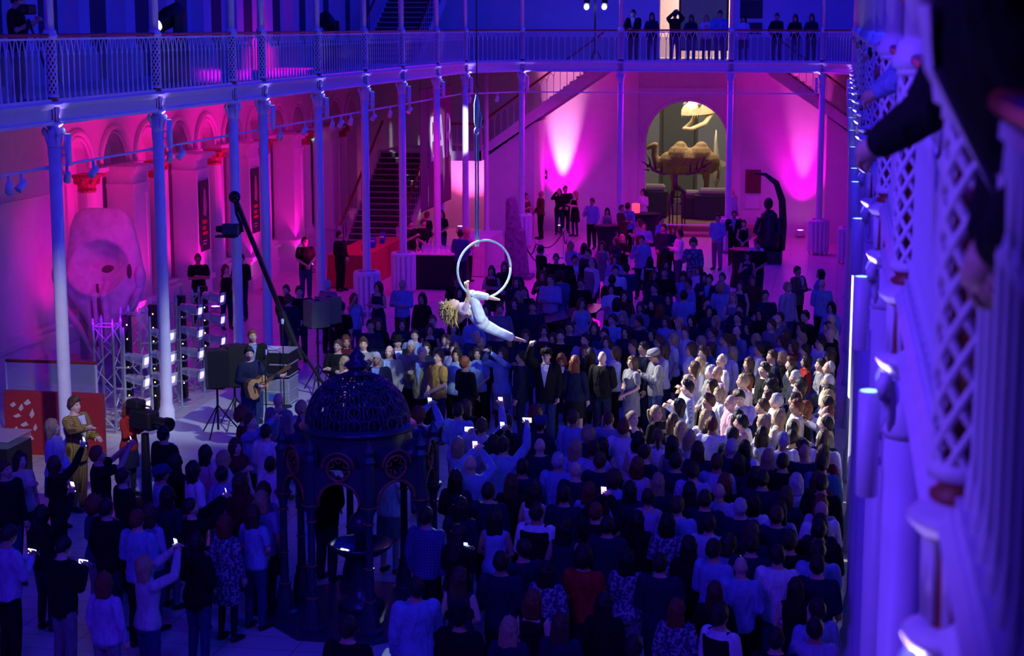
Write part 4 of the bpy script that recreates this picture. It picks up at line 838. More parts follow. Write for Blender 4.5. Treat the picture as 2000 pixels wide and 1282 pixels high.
for i in mass:
    c = CF[i]; pose = prn.choice(('down', 'front', 'cross')); me, hm_ = proto(c['sex'], pose)
    M = Matrix.LocRotScale(Vector((c['P'][0], c['P'][1], 0)), Euler((0, 0, math.radians(c['f']))), Vector((c['s'],)*3)); sk_ = prn.choice(skinM[:2])
    addm(me, .16, M, (sk_, eyeM, lipM, shoeM, tightM)); addm(cloth(c['sex'], pose, {'J': 'jacket', 'T': 'short'}.get(c['top'], 'long')), .12, M, (clothM[c['tc']],)); addm(cloth(c['sex'], '', 'trousers'), .12, M, (clothM['bk'],))
    if c['hair'] in HK:
        if c['hair'] not in HAIR: HAIR[c['hair']] = hair_mesh(HK[c['hair']])
        addm(HAIR[c['hair']], .5, M @ hm_, (hairM[c['hc']],))
if mass:
    o = mb.build('crowd', mm, smooth=True); tag(o, 'remaining densely packed onlookers half hidden in the crowd', 'crowd', None, 'stuff'); print('MASS', len(mass), len(mb.f))
# --- unique labels: look, zone, then order from the left
grp = {}
for o in PEOPLE:
    if o['_fix']: continue
    grp.setdefault((o['_lab'], o['_zone']), []).append(o)
for (lab, zn), os_ in grp.items():
    os_.sort(key=lambda o: proj(o.location)[0])
    for i, o in enumerate(os_):
        o['label'] = f'{lab} {zn}' + ('' if len(os_) == 1 else f', {ORD[i]} such from left')
        if len(o['label'].split()) > 16: o['label'] = o['label'].replace(' person in', ' in').replace(' such from left', ' from left').replace('in the dark front crowd', 'in front crowd')
        o['group'] = 'people '+zn
pz_ = {}
for o in bpy.data.objects:
    if o.get('_owner'): pz_.setdefault(bpy.data.objects[o['_owner']]['_zone'], []).append(o)
for zn, os_ in pz_.items():
    os_.sort(key=lambda o: proj(o.location)[0])
    for i, o in enumerate(os_): o['label'] = f'phone with glowing screen held up {zn}' + ('' if len(os_) == 1 else f', {ORD[i]} from left')
for o in PEOPLE+[o for o in bpy.data.objects if '_owner' in o]:
    for k in ('_lab', '_zone', '_fix', '_ph', '_owner'):
        if k in o: del o[k]
print('PEOPLE', len(PEOPLE))
# ================================================================== THINGS
black = mat('black_matt', (.012, .012, .014), .55); blackg = mat('black_gloss', (.012, .012, .016), .18); chrome = mat('chrome', (.75, .75, .8), .2, .7, var=.03); alu = mat('aluminium_truss', (.66, .66, .70), .32, .45, var=.05)
def T(name, loc, label, cat, group=None, rz=0): return tag(empty(name, loc, rz), label, cat, group)
def text_mesh(s, size, ext, m):
    c = bpy.data.curves.new('t', 'FONT'); c.body = s; c.size = size; c.extrude = ext; c.align_x = 'CENTER'; c.align_y = 'CENTER'; c.offset = 0.0
    o = bpy.data.objects.new('t', c); COL.objects.link(o); dg = bpy.context.evaluated_depsgraph_get(); me = bpy.data.meshes.new_from_object(o.evaluated_get(dg))
    bpy.data.objects.remove(o); me.materials.clear(); me.materials.append(m); return me
# ------------------------------------------------ cast-iron domed pavilion
piron = mat('pavilion_iron', (.045, .055, .10), .32, .3, var=.25, scale=30, bump=.3); pcop = mat('pavilion_copper_trim', (.34, .13, .07), .4, .2, var=.3, scale=40)
PX, PY = -5.94, 21.55
pv = T('domed_pavilion', (PX, PY, 0), 'dark cast-iron drinking fountain pavilion with an openwork dome', 'pavilion')
R8 = .967; AP = R8*math.cos(PI/8); SD = 2*R8*math.sin(PI/8)
MB().lathe([(1.28, 0), (1.28, .05), (1.24, .06)], n=8).xf(Matrix.Rotation(PI/8, 4, 'Z')).build('plinth', piron, pv)
cmsh = MB().lathe([(.17, .06), (.17, .10), (.13, .13), (.11, .30), (.075, .42), (.085, .45), (.06, .48), (.05, .9), (.046, 1.42), (.062, 1.44), (.05, 1.47), (.06, 1.56), (.095, 1.63), (.11, 1.66), (.11, 1.69)], n=8).mesh('pillar', piron, False)
rngs = [MB().lathe([(r-.004, z-.012), (r+.01, z), (r-.004, z+.012)], n=12).mesh('copper_band', pcop, True) for z, r in ((.47, .075), (.88, .058), (1.45, .064), (1.665, .112))]
spire = MB().lathe([(.08, 1.69), (.08, 2.2), (.10, 2.24), (.06, 2.3), (.085, 2.36), (.05, 2.42), (.01, 2.5)], n=8).mesh('corner_spire', piron)
def side_panel():
    m = MB(); w = SD/2-.05; r = .255; z0 = 1.69; zt = 2.14; nn = 12
    P = lambda h: [(-w, z0), (-r, z0)]+[(-r*math.cos(PI*k/nn), z0+r*math.sin(PI*k/nn)) for k in range(1, nn//2+1)]+[(0, 2.0)]+[(-.145*math.cos(a), 2.14+.145*math.sin(a)) for a in [(-PI/2+PI/2*0)+0] if False]+[(-.14, 2.10), (-.2, zt), (-w, zt)]
    L = P(0); m.prism(L, -.03, .03); m.prism([(-x, z) for x, z in L][::-1], -.03, .03)
    # hood: half ring with depth over the roundel
    for rr, yy in ((.20, (-.05, .28)),):
        ri = .165; k0 = range(15); out = [(-rr*math.cos(PI*k/14), 2.14+rr*math.sin(PI*k/14)) for k in k0]; inn = [(-ri*math.cos(PI*k/14), 2.14+ri*math.sin(PI*k/14)) for k in k0]
        for k in range(14): m.prism([out[k], out[k+1], inn[k+1], inn[k]], yy[0], yy[1])
    return m.mesh('arch_panel', piron)
def ringp(r, zc, y, a0=0, a1=2*PI, n=24): return [(r*math.cos(a0+(a1-a0)*k/n), y, zc+r*math.sin(a0+(a1-a0)*k/n)) for k in range(n+1)]
spm = side_panel()
arcm = MB().tube(ringp(.27, 1.69, -.04, 0, PI, 16), .022, 6).tube(ringp(.205, 2.14, -.06, 0, PI, 14), .018, 6).mesh('arch_moulding', pcop, True)
rou = MB().tube(ringp(.145, 2.13, -.04), .02, 6)
star = []
for k in range(37):
    a = 2*PI*k/36; rr = .10+.032*math.cos(6*a); star.append((rr*math.cos(a), -.03, 2.13+rr*math.sin(a)))
roum = rou.tube(star, .010, 5).mesh('roundel', pcop, True)
for k in range(8):
    a = PI/8+k*PI/4; o = put('pillar', cmsh, pv, (R8*math.cos(a), R8*math.sin(a), 0)); [put('copper_band', q, o) for q in rngs]; put('corner_spire', spire, pv, (R8*math.cos(a), R8*math.sin(a), 0))
    b = k*PI/4; pz = -PI/2+b+PI/2+PI/2
    o = put('arch_panel', spm, pv, (AP*math.cos(b), AP*math.sin(b), 0), b+PI/2); put('arch_moulding', arcm, o); put('roundel', roum, o)
MB().lathe([(.74, 2.12), (.70, 2.3), (.68, 2.46)], n=32, cap=False).build('drum', piron, pv, smooth=True)
MB().lathe([(.68, 2.45), (.74, 2.47), (.75, 2.5), (.70, 2.53), (.66, 2.55)], n=40, cap=False).build('drum_cornice', piron, pv, smooth=True)
MB().lathe([(.90, 2.1), (.74, 2.14), (.72, 2.2)], n=8, cap=False).xf(Matrix.Rotation(PI/8, 4, 'Z')).build('roof_skirt', piron, pv)
dome = MB(); DR = .655; DZ = 2.53
def dpt(az, el, r=DR): return (r*math.cos(el)*math.cos(az), r*math.cos(el)*math.sin(az), DZ+r*.98*math.sin(el))
for k in range(16): dome.tube([dpt(2*PI*k/16, e*PI/2/10) for e in range(11)], [.020-.001*e for e in range(11)], 6)
for e in (0, .22, .5, .8, 1.1, 1.35): dome.tube([dpt(2*PI*k/40, e) for k in range(41)], .013, 5)
dme = dome.build('dome_ribs', piron, pv, smooth=True)
scroll = MB()
for k in range(16):
    for j, e in enumerate((.11, .36, .65, .95)):
        az = 2*PI*(k+.5)/16; rr = (.105, .10, .085, .06)[j]
        scroll.tube([dpt(az+rr/DR/max(.25, math.cos(e))*math.cos(t)*.8, e+rr/DR*math.sin(t)*.95) for t in [2*PI*i/12 for i in range(13)]], .019, 5)
        scroll.tube([dpt(az, e-.12), dpt(az, e+.12)], .013, 5)
    for s in (1, -1): scroll.tube([dpt(2*PI*k/16+s*.39*t*.5*2, .06+t*.42) for t in (0, .25, .5, .75, 1)], .011, 5)
scroll.build('dome_scrollwork', piron, pv, smooth=True)
MB().lathe([(.14, 3.13), (.15, 3.17), (.10, 3.2), (.13, 3.24), (.17, 3.26), (.15, 3.30), (.09, 3.33), (.11, 3.38), (.05, 3.44), (.02, 3.5)], n=16).build('finial', piron, pv, smooth=True)
ft = T('fountain_basin', (PX, PY+.05, 0.06), 'round drinking fountain basin on a pedestal inside the pavilion', 'fountain')
MB().lathe([(.30, 0), (.30, .08), (.2, .14), (.14, .3), (.12, .62), (.2, .7)], n=24).build('pedestal', piron, ft, smooth=True)
MB().lathe([(.12, .68), (.30, .74), (.40, .82), (.42, .86), (.38, .86), (.30, .80), (.05, .76)], n=32).build('basin', piron, ft, smooth=True)
MB().lathe([(.08, .76), (.06, .95), (.13, 1.02), (.17, 1.12), (.12, 1.22), (.05, 1.28), (.02, 1.36)], n=20).build('urn', piron, ft, smooth=True)
# ------------------------------------------------ aerialist, hoop and strop
AY = 30.0
def A(px, py, dy=0): return aty(px, py, AY+dy)
hc = A(946, 526); hoopm = mat('hoop_tape', (.55, .72, .74), .5)
ht = MB(); ht.tube([(0.50*math.cos(2*PI*k/48)*math.cos(.62), 0.50*math.cos(2*PI*k/48)*math.sin(.62), .50*math.sin(2*PI*k/48)) for k in range(49)], .020, 10)
hoop = ht.build('aerial_hoop', hoopm, None, hc, smooth=True); tag(hoop, 'pale green taped aerial hoop hanging above the crowd', 'hoop')
sx = A(932, 478); stp = T('hoop_strop', (sx[0], sx[1], 0), 'long grey-green strop and rope holding the aerial hoop', 'rope')
z0 = sx[2]; strm = mat('strop_webbing', (.30, .46, .46), .7); zt = A(932, 262)[2]; zu = A(931, 185)[2]
MB().box((-.035, -.012, z0), (-.006, .012, zt)).box((.006, -.012, z0), (.035, .012, zt)).build('webbing', strm, stp)
MB().lathe([(.02, zt-.02), (.05, zt+.02), (.05, zt+.08), (.02, zt+.12)], n=12).build('swivel', chrome, stp, smooth=True)
MB().lathe([(.02, zt+.1), (.05, zt+.2), (.052, zu-.15), (.02, zu)], n=12).build('padded_sling', strm, stp, smooth=True)
MB().tube([(0, 0, zu), (0.03, 0, zu+.1), (0, 0, zu+.2), (0, 0, 12)], .012, 6).build('rope', mat('rope_dark', (.05, .05, .06), .8), stp)
MB().tube([(0, 0, zt+.45), (.08, 0, zt+.3), (.06, -.02, zt+.15), (.12, 0, zt+.1)], [.02, .02, .02, .012], 6).build('loose_strap', strm, stp)
MB().tube([(0, 0, z0-.03), (0, 0, z0+.03)], .035, 10).build('shackle', chrome, stp)
ab = MB(); arm_s = A(909, 602, -.08); grip = A(912, 561, -.2); elb = A(915, 580, -.14); hipc = A(941, 630); chest = A(911, 606)
limb(ab, [A(908, 604), A(922, 612), hipc], [.105, .095, .115])
limb(ab, [A(900, 600), A(893, 598)], [.05, .045])
limb(ab, [arm_s, elb, grip], [.048, .038, .028])
s2 = A(904, 612, .12); e2 = A(898, 626, .1); w2 = A(912, 616, -.12); limb(ab, [s2, e2, w2], [.046, .036, .027])
kn1 = A(922, 575, -.05); an1 = A(953, 581, -.1); to1 = A(975, 586, -.12); h1 = A(938, 622, -.08); limb(ab, [h1, kn1, an1, to1], [.085, .058, .038, .022])
h2 = A(944, 634, .08); kn2 = A(972, 648, .1); an2 = A(1003, 661, .1); to2 = A(1026, 667, .1); limb(ab, [h2, kn2, an2, to2], [.088, .060, .04, .022])
abm = remesh(ab, 'aerialist_body', .012, 3); ex = MB()
hm = Matrix.Translation(A(886, 596)) @ Euler((math.radians(-95), math.radians(8), math.radians(82)), 'XYZ').to_matrix().to_4x4()
fw = (Vector(A(884, 580))-Vector(A(886, 596))).normalized(); upv = (Vector(A(872, 602))-Vector(A(893, 598))).normalized()
yv = (-fw); xv = yv.cross(upv).normalized(); yv = upv.cross(xv).normalized(); hm = Matrix.Translation(A(886, 597)) @ Matrix((xv, yv, upv)).transposed().to_4x4()
head_mesh(ex, hm); hand(ex, grip, grip-elb, (1, 0, 0), 1, 1.0); hand(ex, w2, w2-e2, (0, 0, -1), -1, .5)
V = [v.co[:] for v in abm.vertices]; n0 = len(V); FS = [tuple(p.vertices) for p in abm.polygons]; MI = [0]*len(FS); V += ex.v; FS += [tuple(i+n0 for i in q) for q in ex.f]; MI += ex.m
am = bpy.data.meshes.new('person'); am.from_pydata(V, [], FS)
for m in (skinM[0], eyeM, lipM): am.materials.append(m)
am.polygons.foreach_set('material_index', MI); am.polygons.foreach_set('use_smooth', [True]*len(FS))
aer = put('person', am); tag(aer, 'acrobat with curly blond hair hanging from the aerial hoop in white overalls', 'person')
cl = MB(); limb(cl, [A(915, 608), A(924, 613), hipc], [.113, .108, .13]); limb(cl, [h1, kn1, A(950, 580, -.1)], [.105, .078, .062]); limb(cl, [h2, kn2, A(997, 658.5, .1)], [.108, .088, .075])
c = remesh(cl, 'overalls', .012, 2); c.materials.append(mat('white_overalls', (.72, .80, .82), .8, var=.12, scale=14, bump=.8)); put('overalls', c, aer)
cl = MB(); limb(cl, [A(903, 603), A(911, 607)], [.112, .118]); limb(cl, [s2, s2*.5+e2*.5], [.062, .056]); limb(cl, [arm_s, arm_s*.6+elb*.4], [.06, .055])
c = remesh(cl, 'top', .012, 2); c.materials.append(mat('pink_white_top', (.70, .52, .62), .8, var=.2, scale=16, bump=.5)); put('shirt', c, aer)
hr = MB(); rn = random.Random(5); hcx = Vector(hm.translation)
for k in range(360):
    d = Vector((rn.gauss(0, 1), rn.gauss(0, 1), rn.gauss(0, 1))).normalized(); d = (d+upv*.9-fw*.25).normalized()
    if d.dot(fw) > .55: continue
    p = hcx+d*.085; pts = [p]; a = rn.uniform(0, 6)
    L = rn.uniform(.10, .2)
    for j in range(1, 8): pts.append(p+d*L*j/7+Vector((0, 0, -.10*(j/7)**2*rn.uniform(.3, 1.6)))+Vector((math.sin(a+j*1.3), math.cos(a+j*1.5), math.sin(j*1.7+a)))*.026)
    hr.tube([tuple(q) for q in pts], [.009]*7+[.003], 4)
hr.ball(tuple(hcx+upv*.03-fw*.02), (.10, .10, .10), 14, 10); hr.build('hair', mat('aerialist_hair', (.62, .45, .16), .5, var=.35, scale=40), aer, smooth=True)
# ------------------------------------------------ stage, trusses and lamps
stg = tag(MB().bbox((-10.15, 31.6, STZ/2), (3.4, 7.6, STZ), .01).build('stage_deck', mat('stage_deck', (.50, .55, .60), .4, var=.06)), 'low pale stage deck in front of the trusses', 'stage')
def truss(x, y, h, label):
    r = T('truss_tower', (x, y, 0), label, 'truss', 'stage trusses'); a = .19
    for i, (sx_, sy_) in enumerate(((-1, -1), (1, -1), (1, 1), (-1, 1))):
        MB().lathe([(.025, .02), (.025, h), (.03, h), (.03, h+.03), (.012, h+.12)], (sx_*a, sy_*a, 0), 10).build('chord', alu, r, smooth=True)
    cs = [(-a, -a), (a, -a), (a, a), (-a, a)]
    for f in range(4):
        m = MB(); p, q = cs[f], cs[(f+1) % 4]; nz = int(h/.38)
        for j in range(nz):
            z = .08+j*(h-.12)/nz; z2 = .08+(j+1)*(h-.12)/nz; A_, B_ = (p, q) if j % 2 else (q, p); m.tube([(*A_, z), (*B_, z2)], .011, 6)
        m.tube([(*p, h-.03), (*q, h-.03)], .014, 6).tube([(*p, .08), (*q, .08)], .014, 6); m.build('lacing', alu, r)
    MB().box((-.28, -.28, 0), (.28, .28, .02)).build('base_plate', alu, r)
    return r
lensM = mat('par_lens_lit', (1, .85, .8), .3, emit=(1, .72, .8), estr=.9); gel = mat('white_gel_frame', (.75, .78, .8), .5)
pbody = MB().lathe([(.05, -.26), (.075, -.24), (.085, -.16), (.085, -.11), (.10, -.10), (.10, -.07), (.09, -.06), (.10, -.02), (.10, .02), (.102, .17), (.115, .19), (.115, .2)], n=20, axis='x', cap=False).lathe([(.05, -.26), (.01, -.265)], n=20, axis='x')
pbm = pbody.mesh('can_body', chrome, True); pln = MB().lathe([(.10, .17), (.10, .18)], n=20, axis='x').mesh('lens', lensM, True)
pgf = MB(); 
for s in (1, -1): pgf.box((.2, -.13, .10*s-.03 if s > 0 else -.13), (.206, .13, .13 if s > 0 else -.07)); pgf.box((.2, .10*s-.03 if s > 0 else -.13, -.13), (.206, .13 if s > 0 else -.07, .13))
pgf = pgf.mesh('gel_frame', gel); pyk = MB().tube([(0, -.13, 0), (0, -.13, -.10), (-.1, -.06, -.17), (-.16, 0, -.19)], .010, 6).tube([(0, .13, 0), (0, .13, -.10), (-.1, .06, -.17), (-.16, 0, -.19)], .010, 6).mesh('yoke', alu)
PN = [0]
def par(x, y, z, label, rz=0.0):
    r = T('par_can_lamp', (x, y, z), label, 'lamp', 'chrome par cans on the trusses', rz); put('can_body', pbm, r); put('lens', pln, r); put('gel_frame', pgf, r); put('yoke', pyk, r)
    r.rotation_euler = (0, .12, rz); return r
TY = [30.9, 32.2, 33.5, 34.8]; TX = [-13.3, -13.3, -13.2, -13.2]; TN = ['nearest', 'second', 'third', 'farthest']
PZ = [(1.42, 1.02, .60), (1.66, 1.24, .82), (1.95, 1.5, 1.08, .66), (2.0, 1.56, 1.12)]; VN = ['top', 'second', 'third', 'lowest']
bulb = mat('warm_bulb', (1, .7, .3), .4, emit=(1, .6, .2), estr=5); ledbar = MB().box((-.07, -.07, .2), (.07, .07, 2.15))
for i in range(4):
    truss(TX[i], TY[i], 2.05, f'square aluminium truss tower beside the stage, {TN[i]} of four')
    for j, z in enumerate(PZ[i]):
        par(TX[i]+.62, TY[i]-.1, z, f'chrome par can, {VN[j]} on the {TN[i]} truss tower', math.radians(-14))
        MB().tube([(TX[i]+.2, TY[i]-.1, z-.19), (TX[i]+.5, TY[i]-.1, z-.19)], .02, 8)
    arm = T('lamp_bar', (TX[i]+.36, TY[i]-.1, 0), f'upright lamp bar clamped to the {TN[i]} truss tower', 'stand', 'lamp bars')
    MB().tube([(0, 0, .0), (0, 0, 2.0)], .022, 8).build('upright', alu, arm)
    for z in PZ[i]: MB().tube([(-.17, 0, z-.18), (.12, 0, z-.18)], .016, 6).build('clamp_arm', alu, arm)
    MB().lathe([(.2, 0), (.2, .015)], n=16).build('foot_plate', alu, arm)
    lb = T('festoon_box', (TX[i]+.18, TY[i]+.45, 0), f'black lamp column studded with warm bulbs by the {TN[i]} truss', 'lamp', 'black bulb columns')
    MB().bbox((0, 0, 1.08), (.17, .17, 2.1), .01).build('case', black, lb)
    for j in range(7): MB().ball((.06, -.09, .35+j*.27), .014, 8, 6).build('bulb', bulb, lb)
# loudspeakers
def speaker(loc, w, d, h, m, label, rz=0, mf=None, tilt=0):
    r = T('loudspeaker', loc, label, 'loudspeaker', 'stage loudspeakers', rz)
    MB().prism([(-w/2, -d/2), (w/2, -d/2), (w/2*.72, d/2), (-w/2*.72, d/2)], 0, h, plane='xy').build('cabinet', m, r)
    MB().box((-w/2*.9, -d/2-.015, h*.05), (w/2*.9, -d/2-.002, h*.95)).build('grille', mf or black, r)
    MB().lathe([(.07, h), (.05, h+.012), (.03, h+.004)], n=16).build('top_cup', black, r); return r
def stand(x, y, z, z0, label, m=black, tripod=True):
    r = T('speaker_stand', (x, y, z0), label, 'stand', 'speaker stands')
    MB().tube([(0, 0, .1), (0, 0, z-z0-.03)], .02, 10).build('pole', m, r); MB().box((-.15, -.12, z-z0-.03), (.15, .12, z-z0)).build('top_plate', m, r)
    for k in range(3):
        a = 2*PI*k/3+.5; MB().tube([(0, 0, .55), (.42*math.cos(a), .42*math.sin(a), .012)], .013, 6).build('leg', m, r)
b1 = aty(424, 755, 29.5); b2 = aty(458, 752, 30.2)
speaker((b1[0], b1[1], b1[2]), .42, .36, .66, black, 'black loudspeaker on a stand in front of the singer', math.radians(120)); stand(b1[0], b1[1], b1[2]-.002, STZ, 'black stand under the front black loudspeaker')
speaker((b2[0], b2[1], b2[2]), .42, .40, .72, black, 'black loudspeaker close behind the front one', math.radians(140)); stand(b2[0], b2[1], b2[2]-.002, STZ, 'black stand under the rear black loudspeaker')
spkg = mat('olive_grey_cabinet', (.16, .17, .13), .5); spkr = mat('grey_grille', (.22, .17, .15), .6)
g1 = aty(620, 638, 33.5); g2 = aty(643, 630, 34.3)
speaker((g1[0], g1[1], g1[2]), .44, .40, .52, spkg, 'olive grey loudspeaker raised beside the camera crane', math.radians(-50), spkr); stand(g1[0], g1[1], g1[2]-.002, STZ, 'tall stand under the front olive grey loudspeaker')
speaker((g2[0], g2[1], g2[2]), .44, .40, .52, spkg, 'olive grey loudspeaker behind its twin', math.radians(-40), spkg); stand(g2[0], g2[1], g2[2]-.002, STZ, 'tall stand under the rear olive grey loudspeaker')
# guitar held by the singer (built in the singer's space, then placed)
tx_s = 1.3
wood = mat('guitar_wood', (.62, .36, .12), .25, var=.12, scale=12); woodd = mat('dark_wood', (.12, .06, .03), .35)
gt = empty('guitar'); tag(gt, 'acoustic guitar with a pale orange top held by the singer', 'guitar')
def gout(s=1.0): return [(s*x, s*z) for x, z in [(.0+.0, -.24), (.10, -.235), (.17, -.18), (.19, -.10), (.165, -.03), (.125, .03), (.115, .07), (.135, .13), (.135, .19), (.09, .235), (0, .245)]]
half = gout(); outl = half+[(-x, z) for x, z in half[::-1][1:-1]]
MB().prism(outl, -.05, .045).build('body', woodd, gt); MB().prism([(x*.97, z*.97) for x, z in outl], -.056, -.05).build('top_board', wood, gt)
MB().lathe([(.05, -.058), (.05, -.0565)], (0, 0, .07), 20, axis='y').build('sound_hole', black, gt); MB().box((-.028, -.062, .10), (.028, -.045, .66)).build('neck', woodd, gt)
MB().prism([(-.035, .66), (.035, .66), (.042, .82), (-.042, .82)], -.055, -.035).build('headstock', woodd, gt); MB().box((-.07, -.066, -.11), (.07, -.056, -.085)).build('bridge', woodd, gt)
GM = Matrix.LocRotScale(GUI.location, GUI.rotation_euler, GUI.scale); gt.matrix_world = GM @ Matrix.Translation((-.05, -.20, 1.05)) @ Euler((0, math.radians(72), 0), 'XYZ').to_matrix().to_4x4()
mp = GM @ Vector((.04, -.34, 0)); ms = T('microphone_stand', (mp.x, mp.y, STZ), 'black microphone stand in front of the singer', 'stand')
MB().lathe([(.15, 0), (.15, .02), (.03, .03)], n=20).build('base', black, ms); MB().tube([(0, 0, .02), (0, 0, 1.35)], .012, 8).build('pole', black, ms); MB().tube([(0, 0, 1.33), (-.02, .12, 1.58)], .010, 8).build('boom', black, ms); MB().tube([(-.02, .12, 1.58), (-.025, .15, 1.64), (-.027, .16, 1.665)], [.014, .022, .024], 10).build('microphone', chrome, ms)
for i, (px, py, zz) in enumerate(((528, 760, 0.4), (528, 735, .85))):
    p = aty(528, 770, 32.4); r = T('flight_case', (p[0], p[1], STZ+(.0 if i == 0 else .53)), ['lower grey flight case with blue panels', 'upper dark flight case stacked on the grey one'][i], 'case', 'stage flight cases')
    MB().bbox((0, 0, .26), (.95, .6, .5), .02).build('box', mat('case_grey', (.32, .33, .37), .5) if i == 0 else black, r)
    for z in (.03, .25, .49): MB().box((-.48, -.305, z), (.48, .305, z+.025)).build('edge_strip', alu, r)
    if i == 0:
        for x in (-.25, .2): MB().box((x-.12, -.312, .10), (x+.12, -.304, .22)).build('blue_label', mat('blue_label', (.03, .12, .6), .5), r)
    else: MB().box((-.3, -.2, .53), (.2, .15, .535)).build('paper_sheet', gel, r)
m2 = aty(553, 690, 32.0); ms = T('microphone_stand', (m2[0], 32.0, STZ), 'tall microphone stand with a white foam tip by the cases', 'stand')
MB().lathe([(.15, 0), (.15, .02), (.03, .03)], n=20).build('base', black, ms); MB().tube([(0, 0, .02), (0, 0, 1.6)], .012, 8).build('pole', black, ms); MB().tube([(0, 0, 1.6), (0, 0, 1.66), (0, 0, 1.70)], [.02, .032, .02], 10).build('microphone', gel, ms)
# camera crane
jb = T('camera_crane', (-10.36, 33.0, 0), 'black camera crane arm with a broadcast camera hanging from its tip', 'camera crane')
J0 = aty(562, 640, 33.0); J1 = aty(458, 385, 33.0); o3 = np.array([-10.36, 33.0, 0])
MB().tube([J0-o3, J1-o3], .055, 4).build('arm', black, jb); MB().tube([(J0-o3)+(J1-J0)*-.25, (J0-o3)+(J1-J0)*.12], .075, 8).build('pivot_block', black, jb)
MB().ball(tuple(J1-o3), (.12, .1, .12), 12, 8).build('head_joint', blackg, jb, smooth=True); Jc = aty(452, 448, 33.0)-o3
MB().tube([J1-o3, J1-o3+np.array([.03, 0, -.32]), Jc+np.array([.2, 0, .1]), Jc+np.array([.22, 0, -.05])], .03, 8).build('drop_arm', black, jb)
MB().bbox(tuple(Jc), (.36, .2, .22), .03).build('camera_body', mat('camera_navy', (.03, .04, .09), .4), jb); MB().lathe([(.06, -.3), (.07, -.18), (.06, -.17)], tuple(Jc), 14, axis='x').build('lens', blackg, jb); MB().box((Jc[0]-.3, -.1, Jc[2]-.16), (Jc[0]+.1, .1, Jc[2]-.12)).build('base_plate', black, jb)
for k in range(3):
    a = 2*PI*k/3+.2; MB().tube([J0-o3+np.array([.06, 0, -.15]), (.1+.6*math.cos(a), .6*math.sin(a), STZ+.03)], .03, 8).build('tripod_leg', black, jb)
# broadcast camera on pedestal, front left
bc = atz(288, 985, 0.0); cmr = T('broadcast_camera', (bc[0], bc[1], 0), 'black broadcast camera with viewfinder on a pedestal', 'video camera', None, math.radians(-30))
MB().tube([(0, 0, .05), (0, 0, 1.15)], [.09, .06], 12).build('pedestal', black, cmr); MB().lathe([(.32, 0), (.32, .05), (.1, .09)], n=20).build('base', black, cmr)
MB().bbox((0, 0, 1.38), (.5, .24, .3), .03).build('body', black, cmr); MB().lathe([(.06, .25), (.09, .3), (.09, .5), (.11, .54), (.11, .62)], (0, 0, 1.38), 16, axis='x').build('lens', blackg, cmr); MB().bbox((-.2, 0, 1.6), (.28, .2, .14), .02).build('viewfinder', black, cmr); MB().tube([(-.25, .0, 1.2), (-.55, .15, 1.1)], .014, 6).build('pan_bar', black, cmr); MB().tube([(-.1, 0, 1.53), (-.05, 0, 1.6), (.15, 0, 1.6), (.2, 0, 1.53)], .014, 6).build('carry_handle', black, cmr)
# ------------------------------------------------ whale skull
bone = mat('bone', (.66, .60, .58), .6, var=.15, scale=5, bump=.5); boned = mat('bone_hollow_shade', (.14, .09, .09), .8)  # the darker bone colour stands in for shade in hollows and grooves
wk = T('whale_skull', (-15.42, 35.6, .95), 'huge pale sperm whale skull standing with its snout pointing down', 'skull')
sk = MB(); rings = []
for z, x0, x1, y0, y1 in ((-.45, -.10, .12, -.16, .10), (0.0, -.2, .26, -.22, .14), (.45, -.42, .52, -.26, .2), (.95, -.78, .86, -.32, .28), (1.25, -.98, 1.0, -.35, .42), (1.55, -.86, .86, -.16, .55), (1.9, -.82, .76, -.02, .62), (2.3, -.78, .66, .05, .62), (2.58, -.68, .52, .16, .6), (2.70, -.5, .34, .24, .5)):
    rings.append([((x0+x1)/2+(x1-x0)/2*math.copysign(abs(math.cos(a))**.75, math.cos(a)), (y0+y1)/2+(y1-y0)/2*math.copysign(abs(math.sin(a))**.8, math.sin(a)), z) for a in [2*PI*k/36 for k in range(36)]])
rr_ = []
for i in range(len(rings)-1):
    for t in (0, .25, .5, .75): rr_.append([tuple(np.array(a)*(1-t)+np.array(b)*t) for a, b in zip(rings[i], rings[i+1])])
rings = rr_+[rings[-1]]
def addrow(ring):      # pull points of the front face inward so the face can be hollowed
    return ring
sk.loft(rings)
skm = remesh(sk, 'cranium', .045, 6); skm.materials.append(bone)
for v in skm.vertices:      # hollow facial basin, raised rim and central groove on the front face
    x, y, z = v.co
    f = 1/(1+math.exp((y-.12)*14))
    g = math.exp(-((x-.02)/.48)**2-((z-1.52)/.40)**2); y += f*(.52*g-.10*math.exp(-((math.hypot((x-.02)/.66, (z-1.5)/.58)-1)/.16)**2))
    if z < 1.2: y += f*(.10*math.exp(-((x-.05)/.07)**2)+.05*math.exp(-((x+.14)/.05)**2)+.05*math.exp(-((x-.24)/.05)**2))
    v.co.y = y
put('cranium', skm, wk)
MB().ball((.10, .22, 1.38), (.17, .10, .12), 14, 10).build('blowhole_shade', boned, wk, smooth=True)
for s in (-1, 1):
    MB().ball((s*.93, -.1, 1.3), (.12, .16, .26), 12, 8).build('cheek_boss', bone, wk, smooth=True); MB().ball((s*.76, -.27, 1.45), (.05, .06, .16), 10, 8).build('eye_hollow_shade', boned, wk, smooth=True)
    MB().tube([(s*.95, -.05, 1.2), (s*.8, -.22, .7), (s*.42, -.24, .2), (s*.16, -.18, -.4)], [.10, .08, .07, .05], 8).build('jaw_ridge', bone, wk, smooth=True)
